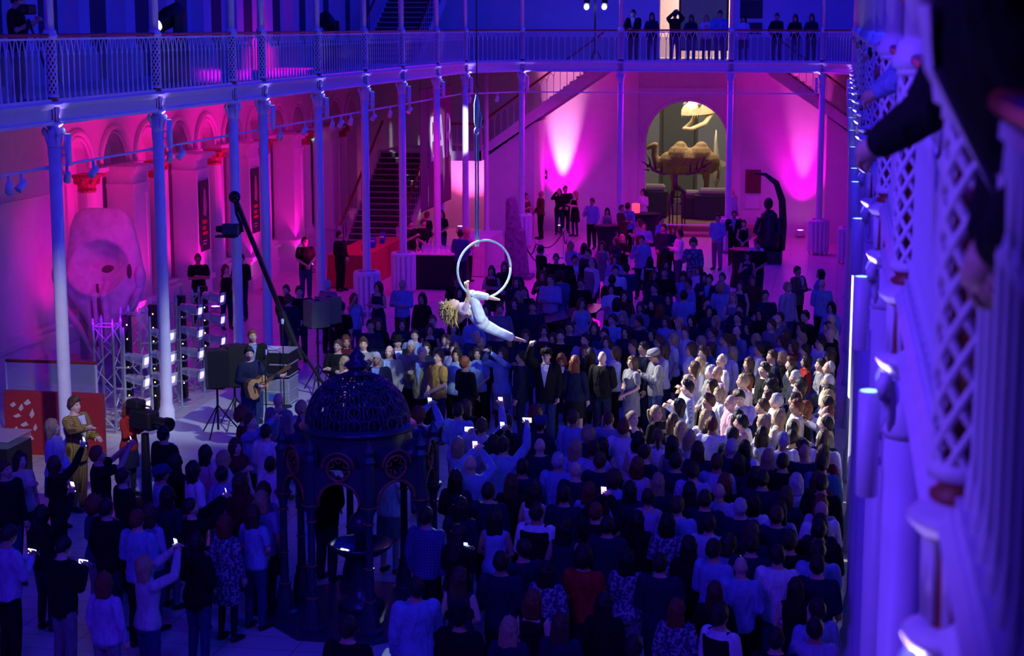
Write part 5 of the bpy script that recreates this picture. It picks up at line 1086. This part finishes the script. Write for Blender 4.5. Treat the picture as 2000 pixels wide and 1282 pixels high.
MB().tube([(.0, -.2, 1.15), (.05, -.25, .7), (.10, -.24, .2), (.07, -.19, -.4)], [.03, .035, .03, .02], 6).build('groove_shade', boned, wk, smooth=True); MB().tube([(-.12, -.24, .9), (-.1, -.26, .4), (-.03, -.22, -.2)], .02, 6).build('groove_shade', boned, wk, smooth=True)  # dark strips paint the shade along the snout grooves
pl = tag(MB().bbox((-15.42, 35.6, .22), (2.0, 1.1, .44), .02).box((-15.9, 35.5, .44), (-15.8, 35.7, 1.9)).box((-15.05, 35.5, .44), (-14.95, 35.7, 1.9)).box((-15.6, 35.5, .44), (-15.2, 35.7, .75)).build('skull_plinth', mat('plinth_grey', (.3, .3, .34), .6)), 'low plinth with struts under the whale skull', 'plinth')
# ------------------------------------------------ glass barrier, red exhibit wall, showcase at left edge
gb = T('glass_barrier', (-14.9, 30.0, 0), 'glass barrier with a red top rail at the left edge', 'barrier')
MB().tube([(0, 0, 1.46), (1.75, .05, 1.46)], .03, 8).build('top_rail', railm, gb)
for x in (.0, .6, 1.2): MB().box((x+.01, -.006, .05), (x+.58, .006, 1.44)).build('glass_pane', mat('clear_glass', (.6, .7, .85), .05, alpha=.22, spec=.6), gb)
for x in (0, .6, 1.2, 1.75): MB().box((x-.012, -.012, 0), (x+.012, .012, 1.44)).build('post', iron, gb)
rw = T('exhibit_panel', (-14.4, 28.95, 0), 'low red exhibit wall with white stencilled shapes', 'panel')
MB().bbox((.9, 0, .57), (1.85, .12, 1.14), .01).build('board', mat('red_board', (.45, .03, .04), .5), rw)
st = MB()
for px, pz, sx_, sz_ in ((.15, .9, .06, .05), (.3, .85, .05, .07), (.22, .7, .08, .04), (.42, .95, .07, .06), (.5, .75, .05, .09), (.35, .55, .08, .05), (.55, .5, .04, .07), (.18, .45, .06, .06), (.45, .3, .07, .05)):
    st.lathe([(1, -.066), (1, -.062)], (px, 0, pz), 7, axis='y') if False else st.prism([(px-sx_, pz-sz_*.3), (px-sx_*.2, pz-sz_), (px+sx_, pz-sz_*.2), (px+sx_*.3, pz+sz_)], -.066, -.058)
st.build('stencil_shapes', mat('pale_stencil', (.7, .62, .55), .6), rw)
sc_ = T('showcase', (-13.75, 27.3, 0), 'glass-topped showcase at the left picture edge', 'display case')
MB().bbox((0, 0, .3), (.75, .9, .6), .015).build('cabinet', black, sc_); MB().box((-.37, -.44, .6), (.37, .44, .72)).build('glass_top', MATS['clear_glass'], sc_); MB().box((-.385, -.455, .72), (.385, .455, .74)).build('frame', alu, sc_)
# ------------------------------------------------ banners BAR
bn = T('bar_banner', (-13.2, 0, 0), 'tall purple banner strips reading BAR beside the stair', 'banner')
for y in (55.9, 58.0, 60.3): MB().tube([(0, y, 5.5), (0, y, 6.0)], .008, 5).build('hanging_wire', black, bn); bcl = mat('banner_cloth', (.22, .05, .14), .8); wlet = mat('white_letter', (.85, .85, .9), .35)
for k in range(4):
    y = 55.85+1.16*k; MB().box((-.01, y, 1.6), (.01, y+1.04, 5.5)).build('banner_strip', bcl, bn); MB().tube([(0, y, 5.5), (0, y+1.04, 5.5)], .02, 6).build('hanging_rod', black, bn); MB().tube([(0, y, 1.6), (0, y+1.04, 1.6)], .02, 6).build('bottom_rod', black, bn)
for ch, y in (('B', 57.55), ('A', 58.72), ('R', 59.88)):
    me = text_mesh(ch, 2.15, .012, wlet); o = put('letter', me, bn, (.03, y, 3.75)); o.rotation_euler = (PI/2, 0, PI/2); o.scale = (.72, 1, 1); o['label'] = f'white letter {ch}'
lamp('SPOT', 'banner_spot', (-9.5, 52.5, 5.6), (-13.2, 58.7, 3.75), 2600, (.8, .85, 1.0), .05, angle=17, blend=.3)
# ------------------------------------------------ bar tables
whitec = mat('white_tablecloth', (.72, .68, .6), .8, var=.1, scale=7, bump=.4); blackc = mat('black_tablecloth', (.015, .015, .02), .8); redlitc = mat('red_lit_tablecloth', (.55, .05, .06), .8)  # red light on the long counter is put into its cloth colour
def table(c, d, h, m, label, mt=None, skirt=True):
    r = T('bar_table', (c[0], c[1], 0), label, 'table', 'bar tables'); nx = 40; rg = []
    for z, k in ((0.02, 1.05), (h*.5, 1.02), (h-.01, 1.0)):
        ring = []
        per = [(-1, -1), (1, -1), (1, 1), (-1, 1)]
        for s in range(4):
            a, b = per[s], per[(s+1) % 4]
            for i in range(12):
                t = i/12; x = a[0]+(b[0]-a[0])*t; y = a[1]+(b[1]-a[1])*t; wv = .018*math.sin(i*PI)*0+.015*math.sin((s*12+i)*2.1)*(1-z/h)
                ring.append((x*d[0]/2*k+wv, y*d[1]/2*k+wv, z))
        rg.append(ring)
    MB().loft(rg).build('table_skirt', m, r); MB().bbox((0, 0, h), (d[0]+.02, d[1]+.02, .03), .008).build('table_top', mt or m, r); return r
table((-11.35, 50.6), (1.3, 1.5), 1.0, blackc, 'bar table with a black cloth carrying glasses and bottles', mt=whitec)
table((-10.95, 54.2), (.9, 3.0), 1.05, whitec, 'long bar table with a white cloth')
table((-13.95, 52.0), (1.15, 4.6), .95, redlitc, 'long red-lit bar counter in front of the stair')
bm_ = MB().lathe([(.035, 0), (.038, .02), (.038, .16), (.028, .2), (.014, .24), (.014, .3)], n=12).mesh('glass_body', glassd, True); bcap = MB().lathe([(.016, .29), (.016, .315)], n=10).mesh('cap', chrome)
gm_ = MB().lathe([(.03, 0), (.008, .006), (.006, .09), (.03, .12), (.036, .18), (.032, .21)], n=12, cap=False).mesh('wine_glass', glassd, True)
bluec = mat('blue_carton', (.02, .10, .45), .5); nb = 0
for k in range(9):
    x, y = -11.8+(k % 3)*.17, 50.1+(k//3)*.2; r = T('bottle', (x, y, 1.016), f'glass bottle on the black bar table, row {["one", "two", "three"][k//3]} place {["one", "two", "three"][k % 3]}', 'bottle', 'bottles on the black bar table'); put('glass_body', bm_, r); put('cap', bcap, r)
for k in range(12):
    o = put('wine_glass', gm_, None, (-11.25+(k % 4)*.13, 50.05+(k//4)*.16, 1.016)); tag(o, f'wine glass on the black bar table, row {["one", "two", "three"][k//4]} place {["one", "two", "three", "four"][k % 4]}', 'glass', 'wine glasses on the black bar table')
for k in range(5):
    r = T('drinks_carton', (-13.75+.12*(k % 2), 50.9+k*.55, .966), f'blue drinks carton on the red-lit counter, {ORD[k]} from the near end', 'carton', 'blue cartons on the red counter'); MB().bbox((0, 0, .14), (.13, .13, .28), .006).build('box', bluec, r); MB().box((-.065, -.066, .18), (.065, -.064, .24)).build('label_band', gel, r)
# ------------------------------------------------ radiators round the columns
rib = MB()
for k in range(1): rib.tube([(0, 0, .10), (0, 0, .16), (0, 0, 1.1), (0, 0, 1.16)], [.05, .062, .062, .05], 8)
ribm = rib.mesh('rib', iron, True)
def radiator(x, y, label, rr=.30):
    r = T('column_radiator', (x, y, 0), label, 'radiator', 'ribbed radiators round the columns')
    for k in range(14):
        a = 2*PI*k/14; put('rib', ribm, r, (rr*math.cos(a), rr*math.sin(a), 0))
    MB().lathe([(rr-.05, .13), (rr+.03, .13), (rr+.03, .18), (rr-.05, .18)], n=28, cap=False).build('lower_pipe', iron, r, smooth=True); MB().lathe([(rr-.06, 1.06), (rr+.045, 1.06), (rr+.05, 1.13), (rr, 1.18), (rr-.06, 1.17)], n=28, cap=False).build('upper_pipe', iron, r, smooth=True)
    for k in range(4): MB().lathe([(.03, 0), (.02, .14)], (rr*math.cos(PI/2*k+.3), rr*math.sin(PI/2*k+.3), 0), 8).build('foot', iron, r)
for x, y, l in ((XL, 45.0, 'ribbed radiator round the column nearer the camera by the bar'), (XL, 49.0, 'ribbed radiator round the column beside the black bar table'), (-10.65, YE, 'ribbed radiator by the totem and the left end stair'), (-0.66, YE, 'ribbed radiator by the right uplighter'), (-3.65, YE, 'ribbed radiator right of the arch'), (.33, 57.8, 'ribbed radiator half hidden by the right gallery')): radiator(x, y, l)
# ------------------------------------------------ totem, figure sculpture, stanchions, cocktail tables
stn = mat('carved_dark_stone', (.12, .12, .22), .7, var=.4, scale=9, bump=.8)
tt = tag(MB().loft([[(x*sx_+cx, y*.28, z) for x, y in ((-1, -1), (0, -1.15), (1, -1), (1.1, 0), (1, 1), (0, 1.1), (-1, 1), (-1.1, 0))] for z, sx_, cx in ((.12, .34, .02), (.5, .31, 0), (1.0, .29, -.02), (1.45, .26, -.04), (1.5, .20, -.08), (1.9, .16, -.12), (2.3, .12, -.15), (2.42, .08, -.16))]).box((-.5, -.4, 0), (.5, .4, .12)).build('carved_stone', stn, None, (-9.5, 52.6, 0)), 'tall dark carved standing stone on a low base', 'sculpture')
bz = mat('dark_bronze', (.02, .02, .03), .35)
fs = T('figure_sculpture', (-2.2, 57.6, 0), 'dark seated figure sculpture under a tall curved canopy', 'sculpture')
MB().bbox((0, 0, .2), (.9, .9, .4), .02).build('base', bz, fs); MB().loft([ering(.4, .36, .34), ering(.8, .38, .34), ering(1.2, .3, .24), ering(1.55, .26, .2), ering(1.7, .12, .11)]).build('body', bz, fs, smooth=True); MB().ball((-.03, -.03, 1.9), (.15, .17, .2), 14, 10).build('head', bz, fs, smooth=True)
MB().tube([(.42, .1, .4), (.45, .1, 1.2), (.40, .1, 2.0), (.2, .1, 2.55), (-.15, .05, 2.82), (-.5, .0, 2.86)], [.12, .13, .12, .10, .06, .03], 8).build('canopy_spine', bz, fs, smooth=True); MB().tube([(-.3, -.15, 1.45), (-.42, -.25, 1.0), (-.2, -.42, .9)], [.09, .08, .06], 8).build('arm', bz, fs, smooth=True); MB().tube([(.28, -.15, 1.45), (.36, -.25, 1.0), (.15, -.42, .9)], [.09, .08, .06], 8).build('arm', bz, fs, smooth=True)
stm = MB().lathe([(.15, 0), (.15, .02), (.03, .04), (.022, .06), (.022, .9), (.035, .92), (.035, .95), (.012, .99)], n=14).mesh('post', chrome, True)
SP = [aty(1027, 515, 53.6), aty(1047, 512, 54.2), aty(1068, 535, 51.0), aty(1100, 505, 57.5), aty(1108, 505, 56.2)]; SPP = [(p[0], p[1]) for p in SP]
for i, (x, y) in enumerate(SPP):
    r = T('rope_stanchion', (x, y, 0), f'chrome rope stanchion near the carved stone, {ORD[i]} from left', 'stanchion', 'rope stanchions'); put('post', stm, r)
    if i < 4:
        q = SPP[(1, 3, 0, 4)[i]]; d = (q[0]-x, q[1]-y); MB().tube([(d[0]*t/8, d[1]*t/8, .86-.30*math.sin(PI*t/8)) for t in range(9)], .018, 6).build('rope', blackc, r, smooth=True)
def ctable(px, py, Y, label, r_=.36, h=1.1):
    p = aty(px, py, Y); r = T('cocktail_table', (p[0], Y, 0), label, 'table', 'cocktail tables'); MB().lathe([(r_*.95, .01), (r_*.8, .5), (r_, h-.02)], n=20).build('stretch_cloth', blackc, r, smooth=True); MB().lathe([(r_+.02, h-.02), (r_+.02, h+.01)], n=24).build('table_top', black, r); return p[0]
c1 = ctable(1185, 470, 57.5, 'tall black cocktail table by the left wall column'); c2 = ctable(1262, 420, 61.5, 'black cloth table beside the arch with a red lamp', .5); c3 = ctable(1453, 520, 52.0, 'dark cocktail table in front of the seated sculpture', .42)
rl = T('table_lamp', (c2-.35, 61.4, 1.11), 'small red glowing lamp on the black cloth table', 'lamp'); MB().lathe([(.14, 0), (.14, .32), (.12, .34)], n=16).build('shade', mat('red_lamp', (.9, .06, .12), .5, emit=(1, .05, .12), estr=1.6), rl); MB().lathe([(.16, 0), (.16, .02)], n=16).build('base', black, rl)
# grand piano in the crowd
pn = T('grand_piano', (-5.9, 38.9, 0), 'black grand piano with its lid raised amid the far crowd', 'piano'); po = [(-.75, -.7), (.75, -.7), (.78, -.1), (.7, .5), (.45, 1.0), (.1, 1.15), (-.4, 1.05), (-.75, .6)]
MB().prism(po, .62, .95, plane='xy').build('case', blackg, pn); lid = MB().prism(po, 0, .03, plane='xy').build('lid', blackg, pn, (-.0, .0, 1.0)); lid.rotation_euler = (0, math.radians(-14), 0); lid.location = (.05, 0, 1.14)
for x, y in ((-.6, -.5), (.6, -.5), (0, .8)): MB().tube([(x, y, 0), (x, y, .62)], [.035, .06], 8).build('leg', blackg, pn)
MB().box((-.6, -.95, .66), (.6, -.7, .72)).build('keyboard', gel, pn); MB().tube([(.65, 0, .95), (.55, 0, 1.1)], .015, 6).build('lid_prop', blackg, pn)
# ------------------------------------------------ giant deer skeleton in front of the arch
dk = mat('dark_bone', (.035, .02, .03), .5); dr = T('deer_skeleton', (-5.72, 63.7, .34), 'dark giant deer skeleton with wide antlers in front of the arch', 'skeleton')
for sx_ in (-1, 1):
    MB().tube([(sx_*.2, -.1, 1.25), (sx_*.24, -.06, .8), (sx_*.22, -.12, .42), (sx_*.23, -.1, .06), (sx_*.23, -.17, .0)], [.055, .035, .032, .022, .03], 8).build('front_leg', dk, dr, smooth=True)
    MB().tube([(sx_*.2, 1.1, 1.25), (sx_*.24, .95, .8), (sx_*.22, 1.2, .45), (sx_*.22, 1.12, .05), (sx_*.22, 1.05, 0)], [.06, .04, .032, .022, .03], 8).build('hind_leg', dk, dr, smooth=True)
    an = [(sx_*.08, -.35, 1.98), (sx_*.3, -.33, 1.98), (sx_*.55, -.3, 2.02), (sx_*.8, -.26, 2.12), (sx_*.98, -.22, 2.3)]
    MB().tube(an, [.045, .06, .14, .17, .08], 10, flat=.35).build('antler_palm', dk, dr, smooth=True)
    for (x, z, dx, dz) in ((.5, 2.05, .02, .42), (.72, 2.12, .10, .5), (.9, 2.25, .16, .42), (.98, 2.2, .28, .22), (.35, 2.0, .12, -.06), (.95, 2.1, .22, .02)):
        MB().tube([(sx_*x, -.28, z), (sx_*(x+dx*.3), -.27, z+dz*.55), (sx_*(x+dx), -.25, z+dz)], [.04, .028, .006], 6).build('antler_tine', dk, dr, smooth=True)
    for k in range(7): MB().tube([(0, .05+.12*k, 1.42), (sx_*.18, .04+.12*k, 1.34), (sx_*.23, .02+.12*k, 1.12), (sx_*.14, .0+.12*k, .86)], .016, 5).build('rib', dk, dr, smooth=True)
MB().tube([(0, -.2, 1.6), (0, 0, 1.48), (0, .5, 1.42), (0, 1.1, 1.4), (0, 1.25, 1.25)], [.06, .07, .06, .06, .03], 8).build('spine', dk, dr, smooth=True); MB().tube([(0, -.05, 1.45), (0, -.25, 1.62), (0, -.38, 1.85)], [.09, .07, .06], 8).build('neck', dk, dr, smooth=True); MB().tube([(0, -.36, 1.94), (0, -.5, 1.86), (0, -.72, 1.68), (0, -.82, 1.6)], [.07, .085, .055, .035], 8).build('skull', dk, dr, smooth=True)
MB().tube([(0, .4, .0), (0, .4, 1.4)], .018, 6).build('support_rod', black, dr)
gl = T('plinth_rail', (-5.7, 62.5, 0), 'low glass rail around the steps before the arch', 'barrier')
for p, q in (((-2.0, 0), (1.5, 0)), ((1.5, 0), (2.2, -1.6)), ((-2, 0), (-2, 1.4))): MB().tube([(*p, .62), (*q, .62)], .018, 6).build('rail', iron, gl); m = MB(); m.add([(*p, .05), (*q, .05), (*q, .6), (*p, .6)], [(0, 1, 2, 3)]); MB().tube([(*p, 0), (*p, .62)], .014, 6).build('post', iron, gl); MB().tube([(*q, 0), (*q, .62)], .014, 6).build('post', iron, gl); MB().tube([(*p, .33), (*q, .33)], .01, 6).build('wire', iron, gl)
# camel, tyrannosaur skull, hanging shark
fur = mat('camel_fur', (.40, .24, .11), .85, var=.3, scale=12, bump=.6); FZ = .34
cmx = MB(); limb(cmx, [(-.75, 0, 1.45), (0, 0, 1.5), (.75, 0, 1.45)], [.42, .52, .44])
for x in (-.36, .44): limb(cmx, [(x, 0, 1.66), (x+.03, 0, 2.0)], [.50, .27])
limb(cmx, [(-.95, 0, 1.45), (-1.22, -.05, 1.35), (-1.32, -.05, 1.75), (-1.3, -.08, 2.05)], [.22, .17, .13, .12]); limb(cmx, [(-1.3, -.1, 2.1), (-1.48, -.14, 2.05), (-1.6, -.16, 1.98)], [.13, .10, .07])
for x in (-.6, .65):
    for y in (-.2, .2): limb(cmx, [(x, y, 1.2), (x+.05, y, .72), (x, y, .08)], [.17, .09, .07])
cam_o = T('camel', (-5.75, 69.2, .85), 'stuffed two-humped camel standing in the gallery beyond the arch', 'camel'); c = remesh(cmx, 'body', .03, 4); c.materials.append(fur); put('body', c, cam_o); MB().tube([(1.05, 0, 1.5), (1.15, 0, 1.1), (1.12, 0, .85)], [.05, .03, .05], 8).build('tail', fur, cam_o, smooth=True)
tag(MB().bbox((-5.6, 69.2, .595), (3.2, 1.3, .51), .02).build('camel_plinth', mat('pale_plinth', (.5, .45, .36), .6)), 'pale plinth under the stuffed camel', 'plinth')
bone2 = mat('warm_bone', (.66, .52, .30), .6, var=.15, scale=9); tx = T('dinosaur_skull', (-5.45, 70.6, 3.95), 'pale tyrannosaur skull with open jaws high in the arch', 'skull')
MB().loft([[(x*w_, y, z*h_+zc) for x, z in ((-1, -1), (-.6, -1.1), (.6, -1.1), (1, -1), (1, .2), (.6, 1), (-.6, 1), (-1, .2))] for y, w_, h_, zc in ((-.75, .16, .12, .22), (-.5, .2, .17, .26), (-.2, .26, .24, .34), (.1, .34, .3, .42), (.3, .36, .3, .46), (.42, .3, .22, .44))]).xf(Matrix.Rotation(-.5, 4, 'Z')).build('cranium', bone2, tx)
for s in (-1, 1): MB().tube([(s*.24, .3, .2), (s*.22, -.1, -.16), (s*.12, -.65, -.30), (0, -.78, -.28)], [.09, .08, .06, .05], 8).xf(Matrix.Rotation(-.5, 4, 'Z')).build('lower_jaw', bone2, tx, smooth=True); MB().ball((s*.32, -.08, .52), (.06, .12, .10), 10, 8).xf(Matrix.Rotation(-.5, 4, 'Z')).build('eye_socket_shade', boned, tx); MB().ball((s*.25, -.42, .40), (.05, .1, .06), 10, 8).xf(Matrix.Rotation(-.5, 4, 'Z')).build('snout_opening_shade', boned, tx)  # dark balls paint the shade inside the skull openings
th = MB()
for k in range(7): th.lathe([(.022, 0), (.002, -.14)], (-.18-.0*k, -.68+.12*k, .14), 6); th.lathe([(.022, 0), (.002, -.14)], (.18, -.68+.12*k, .14), 6)
tx.scale = (1.35, 1.35, 1.35); th.xf(Matrix.Rotation(-.5, 4, 'Z')).build('teeth', mat('tooth', (.75, .65, .45), .4), tx); MB().tube([(.2, .4, .4), (.7, .7, .3), (1.2, .9, -.1)], [.12, .10, .10], 8).build('neck_vertebrae', bone2, tx, smooth=True)
sh = T('hanging_shark', (-4.75, 70.2, 1.2), 'pale shark hung nose down in the gallery beyond the arch', 'shark'); sm = mat('shark_pale', (.6, .5, .36), .6)
MB().tube([(0, 0, .0), (0, 0, .35), (.02, 0, .8), (-.02, 0, 1.3), (-.05, 0, 1.9), (-.04, 0, 2.3)], [.02, .13, .17, .12, .06, .02], 12).build('body', sm, sh, smooth=True); MB().prism([(-.1, .85), (-.5, .75), (-.1, 1.1)], -.02, .02).build('fin', sm, sh); MB().prism([(.1, .85), (.6, .95), (.1, 1.15)], -.02, .02).build('fin', sm, sh)
ds = mat('dark_case', (.05, .05, .06), .5)
for i, (x, y, z, d, l) in enumerate(((-6.9, 67.6, .34, (1.0, .8, 1.0), 'dark display case at the left inside the arch'), (-4.6, 67.4, .34, (1.5, .8, .9), 'dark display case at the right inside the arch'), (-5.5, 67.6, .34, (.7, .7, .8), 'small dark display case in the middle of the arch'))):
    r = T('display_case', (x, y, z), l, 'display case', 'cases beyond the arch'); MB().bbox((0, 0, d[2]/2), d, .02).build('cabinet', ds, r); MB().bbox((0, 0, d[2]+.12), (d[0]*.8, d[1]*.7, .24), .08).build('specimen', MATS['pale_plinth'], r)
bp = T('gallery_panels', (-5.5, 75.3, 0), 'grey backdrop panels behind the camel', 'panel')
for k, (x, w_) in enumerate(((-2.6, 1.2), (-1.2, 1.3), (.3, 1.4), (1.9, 1.5))): MB().bbox((x, 0, 2.6), (w_, .1, 4.4), .02).build('panel', mat('backdrop_grey_'+str(k % 2), ((.30, .30, .36), (.15, .15, .16))[k % 2], .7), bp)
# ------------------------------------------------ posters and signs
pst = mat('poster_dark', (.02, .015, .03), .5)
for i, yc in enumerate((44.48+.28, 48.72+.25)):
    r = T('wall_poster', (XWL+.69, yc-.02, 0), ['dark poster with a red headline on the pier behind the column', 'dark poster with red headline on the pier by the camera crane'][i], 'poster', 'pier posters')
    MB().box((-.01, -.33, 1.65), (.01, .33, 3.5)).build('sheet', pst, r); MB().prism([(-.12, 2.6), (.08, 2.55), (.14, 2.8), (.06, 3.25), (-.04, 3.3), (-.1, 3.0)], .011, .014, plane='yz').build('printed_figure', mat('print_pale', (.45, .25, .3), .6), r)
    MB().box((.011, -.2, 2.36), (.014, .14, 2.46)).box((.011, -.2, 2.2), (.014, .06, 2.3)).box((.011, -.2, 2.07), (.014, .16, 2.15)).build('red_lettering', mat('print_red', (.6, .04, .05), .6), r); MB().box((.011, -.2, 1.9), (.014, .1, 1.93)).box((.011, -.2, 1.82), (.014, .05, 1.85)).build('small_print', mat('print_grey', (.5, .5, .55), .6), r)
sg = T('toilet_sign', (-10.92, YW-.02, 2.05), 'small dark toilet sign on the end wall', 'sign'); MB().box((-.26, -.02, -.16), (.26, 0, .16)).build('plate', black, sg)
for x in (-.12, .06): MB().ball((x, -.025, .08), (.03, .008, .03), 8, 6).build('pictogram', gel, sg); MB().box((x-.035, -.025, -.10), (x+.035, -.018, .04)).build('pictogram', gel, sg)
MB().prism([(.14, 0), (.22, .05), (.22, -.05)], -.026, -.02).build('arrow', gel, sg)
sg = T('notice_board', (-3.1, YW-.02, 0), 'brown notice board with a paper strip right of the arch', 'sign'); MB().box((-.28, -.03, 1.5), (.28, 0, 2.35)).build('board', mat('brown_board', (.14, .04, .04), .6), sg); MB().box((-.28, -.03, .95), (.28, 0, 1.4)).build('paper', gel, sg)
ex_ = aty(576, 313, 55.5); sg = T('exit_sign', (XWL+.05, 57.0, 3.9), 'lit green exit sign on the left wall', 'sign'); MB().box((-.03, -.2, -.12), (.02, .2, .12)).build('plate', mat('exit_green', (.1, .5, .3), .5, emit=(.15, .7, .45), estr=1.0), sg); MB().prism([(-.08, -.08), (-.02, -.08), (0, 0), (.06, -.08), (.09, -.06), (.03, .06), (-.03, .08)], .021, .024, plane='yz').build('running_figure', mat('exit_white', (.8, .95, .9), .5, emit=(.8, 1, .9), estr=1.2), sg)
# ------------------------------------------------ track lighting
trk = T('lighting_track', (0, 0, 5.3), 'thin lighting track strung along the left and end columns', 'track'); MB().tube([(XL-.14, 22, 0), (XL-.14, 57.5, 0), (-10.75, 59.8, 0), (-.8, 59.8, 0)], .022, 6).build('rail', iron, trk)
for y in LY: MB().box((XL-.16, y-.03, -.03), (XL-.05, y+.03, .03)).build('bracket', iron, trk)
hd = MB().lathe([(.03, -.10), (.055, -.08), (.06, .06), (.065, .10), (.055, .10)], n=14).mesh('lamp_head', iron, True); stmn = MB().box((-.02, -.02, .0), (.02, .02, .16)).mesh('lamp_stem', iron)
for i, px in enumerate((15, 40, 130, 182, 332, 354, 548, 596, 650, 667, 686, 731, 763, 801)):
    p = atx(px, 300, XL-.14); r = T('track_spotlight', (XL-.14, p[1], 5.1), f'small track spotlight on the left track, {ORD[i]} from the near end', 'lamp', 'track spotlights'); put('lamp_stem', stmn, r, (0, 0, .05)); h = put('lamp_head', hd, r); h.rotation_euler = (PI+.7*(-1)**i, .5, 0)
for i, px in enumerate((922, 958)):
    p = ((-12.0, 57.87), (-11.3, 58.99))[i]; r = T('track_spotlight', (p[0], p[1], 5.1), ['small track spotlight by the stair landing, left one', 'small track spotlight by the stair landing, right one'][i], 'lamp', 'track spotlights'); put('lamp_stem', stmn, r, (0, 0, .05)); h = put('lamp_head', hd, r); h.rotation_euler = (PI+.6, .4, 0)
# ------------------------------------------------ moving heads, stands and tripods on the galleries; floor uplighters
lensW = mat('moving_head_lens', (1, 1, 1), .3, emit=(1, 1, .97), estr=14)
def moving_head(loc, label, aim, lit=True, s=1.0):
    r = T('moving_head_lamp', loc, label, 'lamp', 'moving head lamps', aim)
    MB().bbox((0, 0, .07*s), (.42*s, .34*s, .14*s), .02).build('base', black, r)
    for k in (-1, 1): MB().bbox((.2*s*k, 0, .32*s), (.07*s, .18*s, .4*s), .02).build('yoke_arm', black, r)
    h = MB().lathe([(.05*s, .30*s), (.14*s, .24*s), (.16*s, .0), (.13*s, -.24*s), (.11*s, -.26*s)], n=20).build('head', black, r, (0, 0, .48*s), smooth=True); h.rotation_euler = (-1.15, 0, 0)
    l = MB().lathe([(.09*s, -.255*s), (.09*s, -.27*s)], n=20).build('lens', lensW if lit else blackg, h); return r
p = atx(330, 60, -12.55); moving_head((p[0], p[1], 7.05), 'black moving head lamp with a bright lens on the left gallery', math.radians(-25), True, 1.25)
tag(MB().bbox((p[0], p[1], (7.05+ZF)/2), (.6, .5, 7.05-ZF), .02).build('lamp_riser', black), 'black riser under the lit moving head lamp', 'case')
p = atx(640, 60, -12.6); moving_head((p[0], p[1], 7.0), 'dark unlit moving head lamp on the left gallery', math.radians(30), False, 1.2)
tag(MB().bbox((p[0], p[1], (7.0+ZF)/2), (.6, .5, 7.0-ZF), .02).build('lamp_riser', black), 'black riser under the unlit moving head lamp', 'case')
ls = T('lamp_stand', (-8.25, 60.55, ZF), 'black lamp stand carrying two bright white spotlights on the far gallery', 'lamp'); MB().tube([(0, 0, .3), (0, 0, 2.3)], .03, 8).build('pole', black, ls)
for k in range(3): a = 2*PI*k/3; MB().tube([(0, 0, .5), (.3*math.cos(a), .3*math.sin(a), .01)], .02, 6).build('leg', black, ls)
MB().tube([(-.35, 0, 2.2), (.4, 0, 2.2)], .02, 6).build('crossbar', black, ls)
for x in (-.28, .32): MB().lathe([(.06, .3), (.1, .1), (.11, -.06)], (0, 0, 0), 14).xf(Matrix.Translation((x, -.05, 1.98)) @ Matrix.Rotation(-.6, 4, 'X')).build('spot_head', black, ls); MB().ball((x, -.12, 1.86), .085, 12, 8).build('lit_lens', lensW, ls)
tp = T('camera_tripod', (-12.7, 26.9, ZF), 'black camera tripod on the left upper gallery', 'tripod')
for k in range(3): a = 2*PI*k/3+.4; MB().tube([(0, 0, 1.35), (.4*math.cos(a), .4*math.sin(a), .01)], .02, 6).build('leg', black, tp)
MB().bbox((0, 0, 1.5), (.16, .3, .16), .02).build('camera', black, tp); MB().lathe([(.05, -.3), (.06, -.14)], (0, 0, 1.5), 12, axis='y').build('lens', blackg, tp)
upm = MB().lathe([(.10, .06), (.13, .1), (.13, .26), (.12, .27)], n=16, cap=False).lathe([(.10, .05), (.10, .06)], n=16).mesh('can', chrome, True); upl = MB().lathe([(.115, .24), (.115, .25)], n=16).mesh('lens', mat('uplight_lens', (1, .6, .8), .3, emit=(1, .35, .65), estr=12))
for i, (x, y) in enumerate(UPL+[(-10.1, 64.75), (-1.35, 64.75), (-13.6, 63.8)]+UPF):
    r = T('floor_uplighter', (x, y, 0), f'small floor uplighter, {ORD[i]} along the left wall' if i < len(UPL) else ['small floor uplighter behind the standing group at the end wall', 'small floor uplighter right of the arch', 'small floor uplighter under the stair landing', 'floor flood lamp at the column row beside the truss', 'floor flood lamp between columns behind the loudspeakers', 'floor flood lamp in front of the red-lit counter'][i-len(UPL)], 'lamp', 'floor uplighters'); put('can', upm, r); put('lens', upl, r); MB().tube([(-.15, 0, .12), (-.15, 0, .02), (.15, 0, .02), (.15, 0, .12)], .015, 6).build('yoke', black, r)
# music stand on the left aisle, lit notice frame upstairs
uf = T('picture_frame', (-5.3, 69.5, ZF), 'large dark framed screen in the room behind the upper doorway', 'frame'); MB().box((-.95, 0, .3), (.95, .06, .38)).box((-.95, 0, 2.3), (.95, .06, 2.38)).box((-.95, 0, .3), (-.87, .06, 2.38)).box((.87, 0, .3), (.95, .06, 2.38)).build('frame', black, uf); MB().box((-.87, .02, .38), (.87, .04, 2.3)).build('picture', mat('framed_picture', (.10, .16, .28), .4), uf); MB().box((-.9, 0, 0), (-.84, .06, .3)).box((.84, 0, 0), (.9, .06, .3)).build('frame_legs', black, uf)
